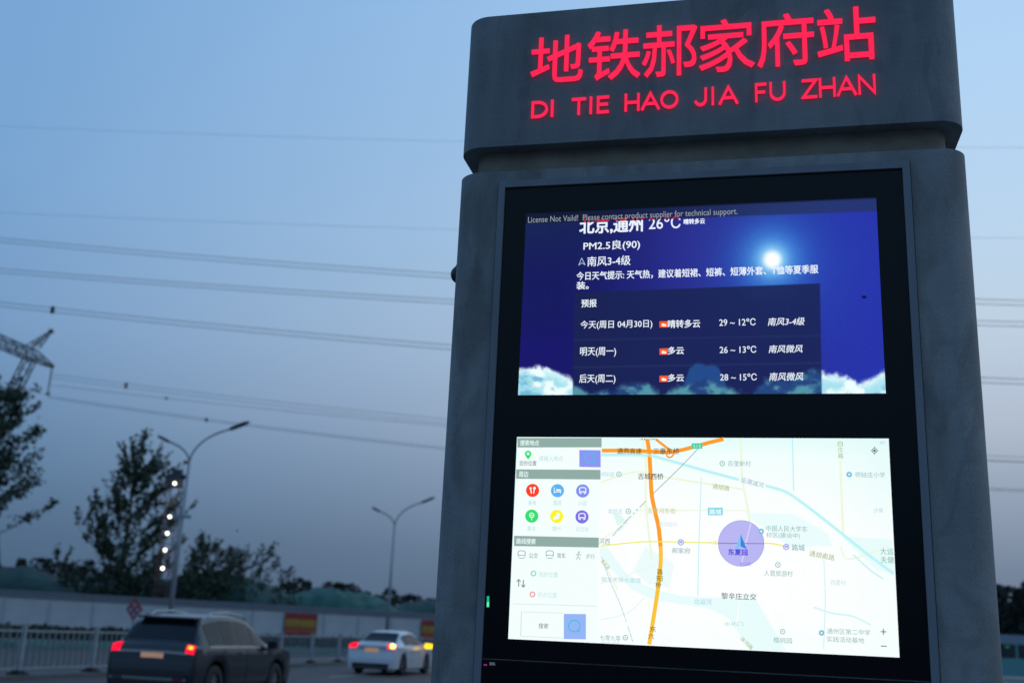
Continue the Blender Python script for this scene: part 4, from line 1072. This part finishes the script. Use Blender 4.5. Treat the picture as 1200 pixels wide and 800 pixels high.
# pin
disc('pin_icon', 619.4, 532, 3.9, (44, 226, 112), MP, YI-.0006, 20); flat('pin_icon', [(616, 534), (622.8, 534), (619.4, 538.6)], (44, 226, 112), MP, YI-.0007); disc('pin_icon', 619.4, 531.8, 1.7, (236, 255, 246), MP, YI-.0010, 14)
for bx0, by0, bx1, by1, c, cx, cy, r_ in ((679.3, 527.4, 704.2, 547.2, (142, 150, 244), 691.6, 536.8, 6.6), (661.2, 718.8, 687, 748.2, (150, 182, 246), 673.4, 733, 7.3)):
    flat('search_button', [(bx0, by0), (bx1, by0+.3), (bx1, by1+.4), (bx0, by1)], c, MP, YI-.0006)
    disc('search_icon', cx, cy, r_, (66, 190, 228), MP, YI-.0010, 28, r_-1.3); line('search_icon', [(cx+r_*.45, cy+r_*.6), (cx+r_*.95, cy+r_*1.0)], 1.4, (66, 190, 228), MP, YI-.0011)
for cx, cy, c in ((624.6, 574.6, (250, 66, 40)), (653.7, 574.9, (94, 180, 242)), (683.2, 575.2, (128, 142, 240)), (623.6, 604.6, (52, 224, 112)), (652.8, 605, (252, 246, 36)), (682.4, 605.5, (128, 112, 228))):
    disc('category_icon', cx, cy, 7.7, c, MP, YI-.0006, 32)
WI = (240, 250, 255); YW = YI-.0010
for p in ([(622.3, 571), (622.6, 573.8), (623.3, 578.3)], [(627.2, 571), (626.5, 574), (625.8, 578.3)]): line('fork_icon', p, 1.3, WI, MP, YW)
disc('spoon_icon', 626.8, 572, 1.7, WI, MP, YW-.0001, 12); disc('spoon_icon', 622.2, 572, 1.3, WI, MP, YW-.0001, 12)
line('bed_icon', [(650, 571), (650, 578)], .9, WI, MP, YW); line('bed_icon', [(650, 576.3), (657.5, 576.3)], 1, WI, MP, YW-.0001); line('bed_icon', [(657.5, 573.6), (657.5, 578)], .9, WI, MP, YW); flat('bed_icon', [(652.4, 573), (657, 573.4), (657, 575.2), (652.4, 575.2)], WI, MP, YW-.0002)
for cx, cy in ((683.2, 575.2), (682.4, 605.5)):
    line('bus_icon', [(cx-3.3, cy+3.3), (cx-3.2, cy-3.2), (cx+3.3, cy-3.2), (cx+3.3, cy+3.3)], 1.2, WI, MP, YW); line('bus_icon', [(cx-3.2, cy+1), (cx+3.3, cy+1)], 1.3, WI, MP, YW-.0001)
    disc('bus_icon', cx-1.9, cy+3, .8, WI, MP, YW-.0002, 8); disc('bus_icon', cx+2, cy+3, .8, WI, MP, YW-.0002, 8)
disc('scenery_icon', 623.6, 603.6, 3.1, WI, MP, YW, 16, 2.0); line('scenery_icon', [(623.6, 606.4), (623.6, 609.4)], 1, WI, MP, YW); line('scenery_icon', [(622.4, 603.6), (624.8, 603.6)], 1, WI, MP, YW)
disc('bank_icon', 650.7, 607, 2.1, WI, MP, YW, 12); disc('bank_icon', 654.6, 602.8, 2.2, WI, MP, YW, 12); flat('bank_icon', [(652, 604.5), (656.4, 605), (655, 608), (651, 608)], WI, MP, YW-.0001)
PT = (172, 220, 222)
for s_, a, b, y_ in (('美食', 619.3, 628.8, 586.2), ('酒店', 648.3, 658.3, 586.2), ('小店', 677.6, 688, 586.6), ('景点', 618.3, 628, 616.2), ('银行', 647.6, 657.5, 616.4), ('公交站', 675, 690, 616.8)): TM(s_, a, b, y_, y_+5.6, PT)
TEA = (96, 132, 134)
for cx in (611.8, 644.6):
    line('bus_icon', [(cx-3.7, 652.2), (cx-3.7, 645.8), (cx+3.8, 646), (cx+3.8, 652.4)], .9, (132, 172, 172), MP, YW); line('bus_icon', [(cx-4.4, 650.2), (cx+4.5, 650.4)], .8, (132, 172, 172), MP, YW-.0001); line('bus_icon', [(cx-3, 653.6), (cx+3.4, 653.8)], .8, (132, 172, 172), MP, YW)
disc('walker_icon', 678.8, 646.6, 1.1, (156, 190, 188), MP, YW, 10)
for p in ([(678.5, 648), (677.8, 651.5), (675.6, 655.5)], [(677.8, 651.5), (680.4, 655.3)], [(675.2, 650.6), (678.3, 648.6), (681.5, 650.8)]): line('walker_icon', p, .9, (156, 190, 188), MP, YW)
TM('公交', 620.3, 630.8, 647.4, 653.6, TEA); TM('驾车', 653, 663, 647.6, 653.6, TEA); TM('步行', 687, 697.2, 648.6, 654.6, (140, 168, 166))
disc('start_icon', 625.7, 671.6, 3.4, (120, 228, 190), MP, YW, 18, 2.0); disc('end_icon', 624.5, 696, 3.4, (244, 150, 156), MP, YW, 18, 2.0)
TM('我的位置', 632, 654, 669.6, 675.6, (182, 230, 226)); TM('终点位置', 630.5, 653, 693, 699.6, (196, 232, 230))
line('swap_arrow', [(608.4, 687), (608.4, 678.6)], 1.2, (118, 146, 142), MP, YW); line('swap_arrow', [(606.2, 681.6), (608.4, 678.6), (610.6, 681.4)], 1, (118, 146, 142), MP, YW-.0001)
line('swap_arrow', [(613.8, 679), (613.8, 687.2)], 1.2, (118, 146, 142), MP, YW); line('swap_arrow', [(611.6, 684.4), (613.8, 687.6), (616, 684.4)], 1, (118, 146, 142), MP, YW-.0001)
line('divider_line', [(601.6, 707), (650, 708.4), (700, 710)], .5, (190, 224, 220), MP, YW)
line('search_box', [(611.5, 716.5), (661, 718)], .5, (196, 226, 222), MP, YW); line('search_box', [(611.5, 716.5), (610.8, 744.5)], .6, (170, 206, 204), MP, YW-.0001); line('search_box', [(610.8, 744.8), (661, 747.2)], .5, (186, 220, 216), MP, YW)
TM('搜索', 631.5, 643, 729.6, 735.8, (84, 104, 104))
# map names
DK = (72, 84, 74); OL = (160, 176, 96); TG = (136, 182, 184); BR = (120, 84, 30); PB = (168, 212, 226)
flat('road_shield', [(810.6, 519.6), (823.2, 519.4), (823.2, 525.8), (810.6, 526)], (66, 206, 160), MP, YI-.0001); TM('S15', 812.4, 821.4, 521, 524.6, (200, 246, 226))
flat('place_box', [(829.5, 594.8), (847, 594.8), (847.2, 603.6), (829.7, 603.6)], (120, 214, 232), MP, YI-.0001); TM('潞城', 831, 845.6, 596.2, 602.4, (240, 255, 255), .02)
for s_, a, b, yt, yb, c, bo in (('通燕高速', 723.5, 752, 525, 532, BR, .01), ('三惠东桥', 766, 796, 525, 532.4, DK, .01), ('古城西桥', 748, 777.5, 554.4, 561.6, DK, .01), ('百里新村', 853, 880, 540, 546.4, TG, 0),
        ('邓阶部', 704.5, 720, 553, 558.6, PB, 0), ('玉带河东街', 758.5, 792, 594.8, 601.4, (186, 200, 130), 0), ('龙旺庄', 712.5, 730, 596, 601.6, PB, 0), ('运河园村', 772.5, 793.5, 611.4, 616.8, (200, 228, 234), 0),
        ('郝家府', 787.5, 809, 641.4, 648, TG, .006), ('东夏园', 853.5, 876, 642.8, 650, (84, 76, 224), .03), ('路城', 928, 943, 637.4, 645, TG, .01), ('中国人民大学东', 898, 946, 615.4, 622.2, TG, 0),
        ('校区(建设中)', 898, 937.5, 623.6, 630.4, TG, 0), ('御水天缘水族馆', 705, 751, 675.4, 681.4, PB, 0), ('黎辛庄立交', 845.5, 886.5, 693.8, 701.4, (92, 112, 104), .006), ('北运河', 813.5, 834, 701.2, 707.4, (160, 204, 232), 0),
        ('人营旅游村', 895.5, 929, 667.6, 674.4, TG, 0), ('四里村', 973.5, 991, 679, 685.2, (186, 222, 226), 0), ('樱桃园', 906.5, 928, 746, 752.6, TG, 0), ('通州区第二中学', 969, 1019.5, 735.4, 742, TG, 0),
        ('实践活动基地', 969, 1012.5, 744.8, 751.4, TG, 0), ('师姑庄小学', 1002.5, 1037, 553, 559.4, TG, 0), ('沙窝', 1023.5, 1034.5, 595.2, 600.6, PB, 0), ('七零九零', 703.5, 727.5, 743.4, 749.8, TG, 0), ('创意', 704, 727, 751.2, 752.6, (150, 214, 240), 0),
        ('(J)北门', 849.5, 871, 727.6, 733, PB, 0), ('大运', 1031.5, 1047, 641.8, 649.6, (120, 178, 160), 0), ('夫健', 1031.8, 1047.4, 651.6, 659.4, (120, 178, 160), 0), ('河西', 702.6, 715, 630.4, 637.6, (128, 160, 152), 0), ('中山街', 867, 880, 658.2, 662.4, (120, 116, 226), 0), ('桥', 1031, 1037, 517, 521, PB, 0)):
    TM(s_, a, b, yt, yb, c, bo)
TM('运潮减河', 868, 895.5, 562, 568.4, (124, 176, 204), rot=R(-15)); TM('通胡路', 835, 855, 567.6, 574, OL, rot=R(-8)); TM('通胡南路', 948.5, 978, 646.8, 653.8, OL, rot=R(-10)); TM('张采路', 703.5, 716.5, 658.4, 663.2, OL, rot=R(-52))
TM('滨河路', 866, 884, 750, 755, OL, rot=R(-42)); TM('地铁六号', 723, 737, 614, 618, PB, rot=R(46)); TM('八里', 830, 841, 633, 638, (236, 232, 120))
for ch, x, y_ in (('白', 984.6, 520), ('庄', 984.9, 527), ('路', 985.2, 534.2)): TM(ch, x-3, x+3, y_-3.1, y_+3.1, OL)
for ch, x, y_, c in (('路', 773.6, 669.6, (130, 110, 40)), ('阳', 773.2, 677.4, (130, 110, 40)), ('桥', 771.6, 685, (130, 110, 40)), ('东', 765.4, 736.6, (130, 110, 40)), ('六', 763.2, 744.6, (130, 110, 40))): TM(ch, x-3.3, x+3.3, y_-3.4, y_+3.4, c, .01)
TM('北关', 749, 771, 513.7, 515.8, DK)
for cx, cy in ((846.5, 543.2), (725.6, 555.8), (736.6, 599), (911.6, 661.6), (917, 739.6), (733.2, 746.6)):
    disc('place_icon', cx, cy, 3.2, (132, 184, 190), MP, YI-.0003, 18, 2.3); disc('place_icon', cx, cy, .9, (132, 184, 190), MP, YI-.0003, 8)
for cx, cy in ((892, 622.4), (962.6, 741), (995, 556)): disc('school_icon', cx, cy, 3.3, (120, 190, 220), MP, YI-.0003, 18); disc('school_icon', cx, cy, 1.4, (220, 246, 252), MP, YI-.0005, 10)
for cx, cy in ((798, 635.2), (921.3, 640.6)): 
    disc('metro_icon', cx, cy, 3.7, (244, 246, 255), MP, YI-.0003, 18); disc('metro_icon', cx, cy, 3.7, (150, 160, 236), MP, YI-.0004, 18, 2.7); line('metro_icon', [(cx-1.6, cy+1.4), (cx-1, cy-1.6), (cx, cy+.6), (cx+1, cy-1.6), (cx+1.6, cy+1.4)], .8, (140, 150, 236), MP, YI-.0005)
disc('locate_icon', 1024.6, 528.2, 3.2, (84, 112, 112), MP, YI-.0004, 20, 2.4); disc('locate_icon', 1024.6, 528.2, 1.5, (66, 92, 94), MP, YI-.0004, 14)
for p in ([(1024.6, 523.6), (1024.6, 525.4)], [(1024.6, 531), (1024.6, 532.8)], [(1020, 528.2), (1021.8, 528.2)], [(1027.4, 528.2), (1029.2, 528.2)]): line('locate_icon', p, .8, (84, 112, 112), MP, YI-.0005)
line('zoom_button', [(1031.6, 739.6), (1038.4, 739.8)], 1.1, (84, 136, 142), MP, YI-.0004); line('zoom_button', [(1035, 736.2), (1035, 743.2)], 1.1, (84, 136, 142), MP, YI-.0005); line('zoom_button', [(1032, 756.4), (1039, 756.7)], 1.1, (84, 136, 142), MP, YI-.0004)
# indicator lamp low on the glass; below it, reflections painted as lit patches
flat('indicator_light', [(571, 698), (573.8, 698), (573.6, 711), (570.6, 711)], (20, 190, 130), totem, -.0046); flat('indicator_light', [(571, 705), (573.6, 705), (573.4, 710.5), (570.8, 710.5)], (110, 240, 190), totem, -.0050)
flat('painted_reflection', [(567.4, 777.4), (571, 777.6), (571, 779.4), (567.4, 779.2)], (150, 40, 130), totem, -.0046); flat('painted_reflection', [(574, 775.2), (580, 775.6), (581, 779), (574, 778.8)], (70, 84, 92), totem, -.0046)
flush_text()
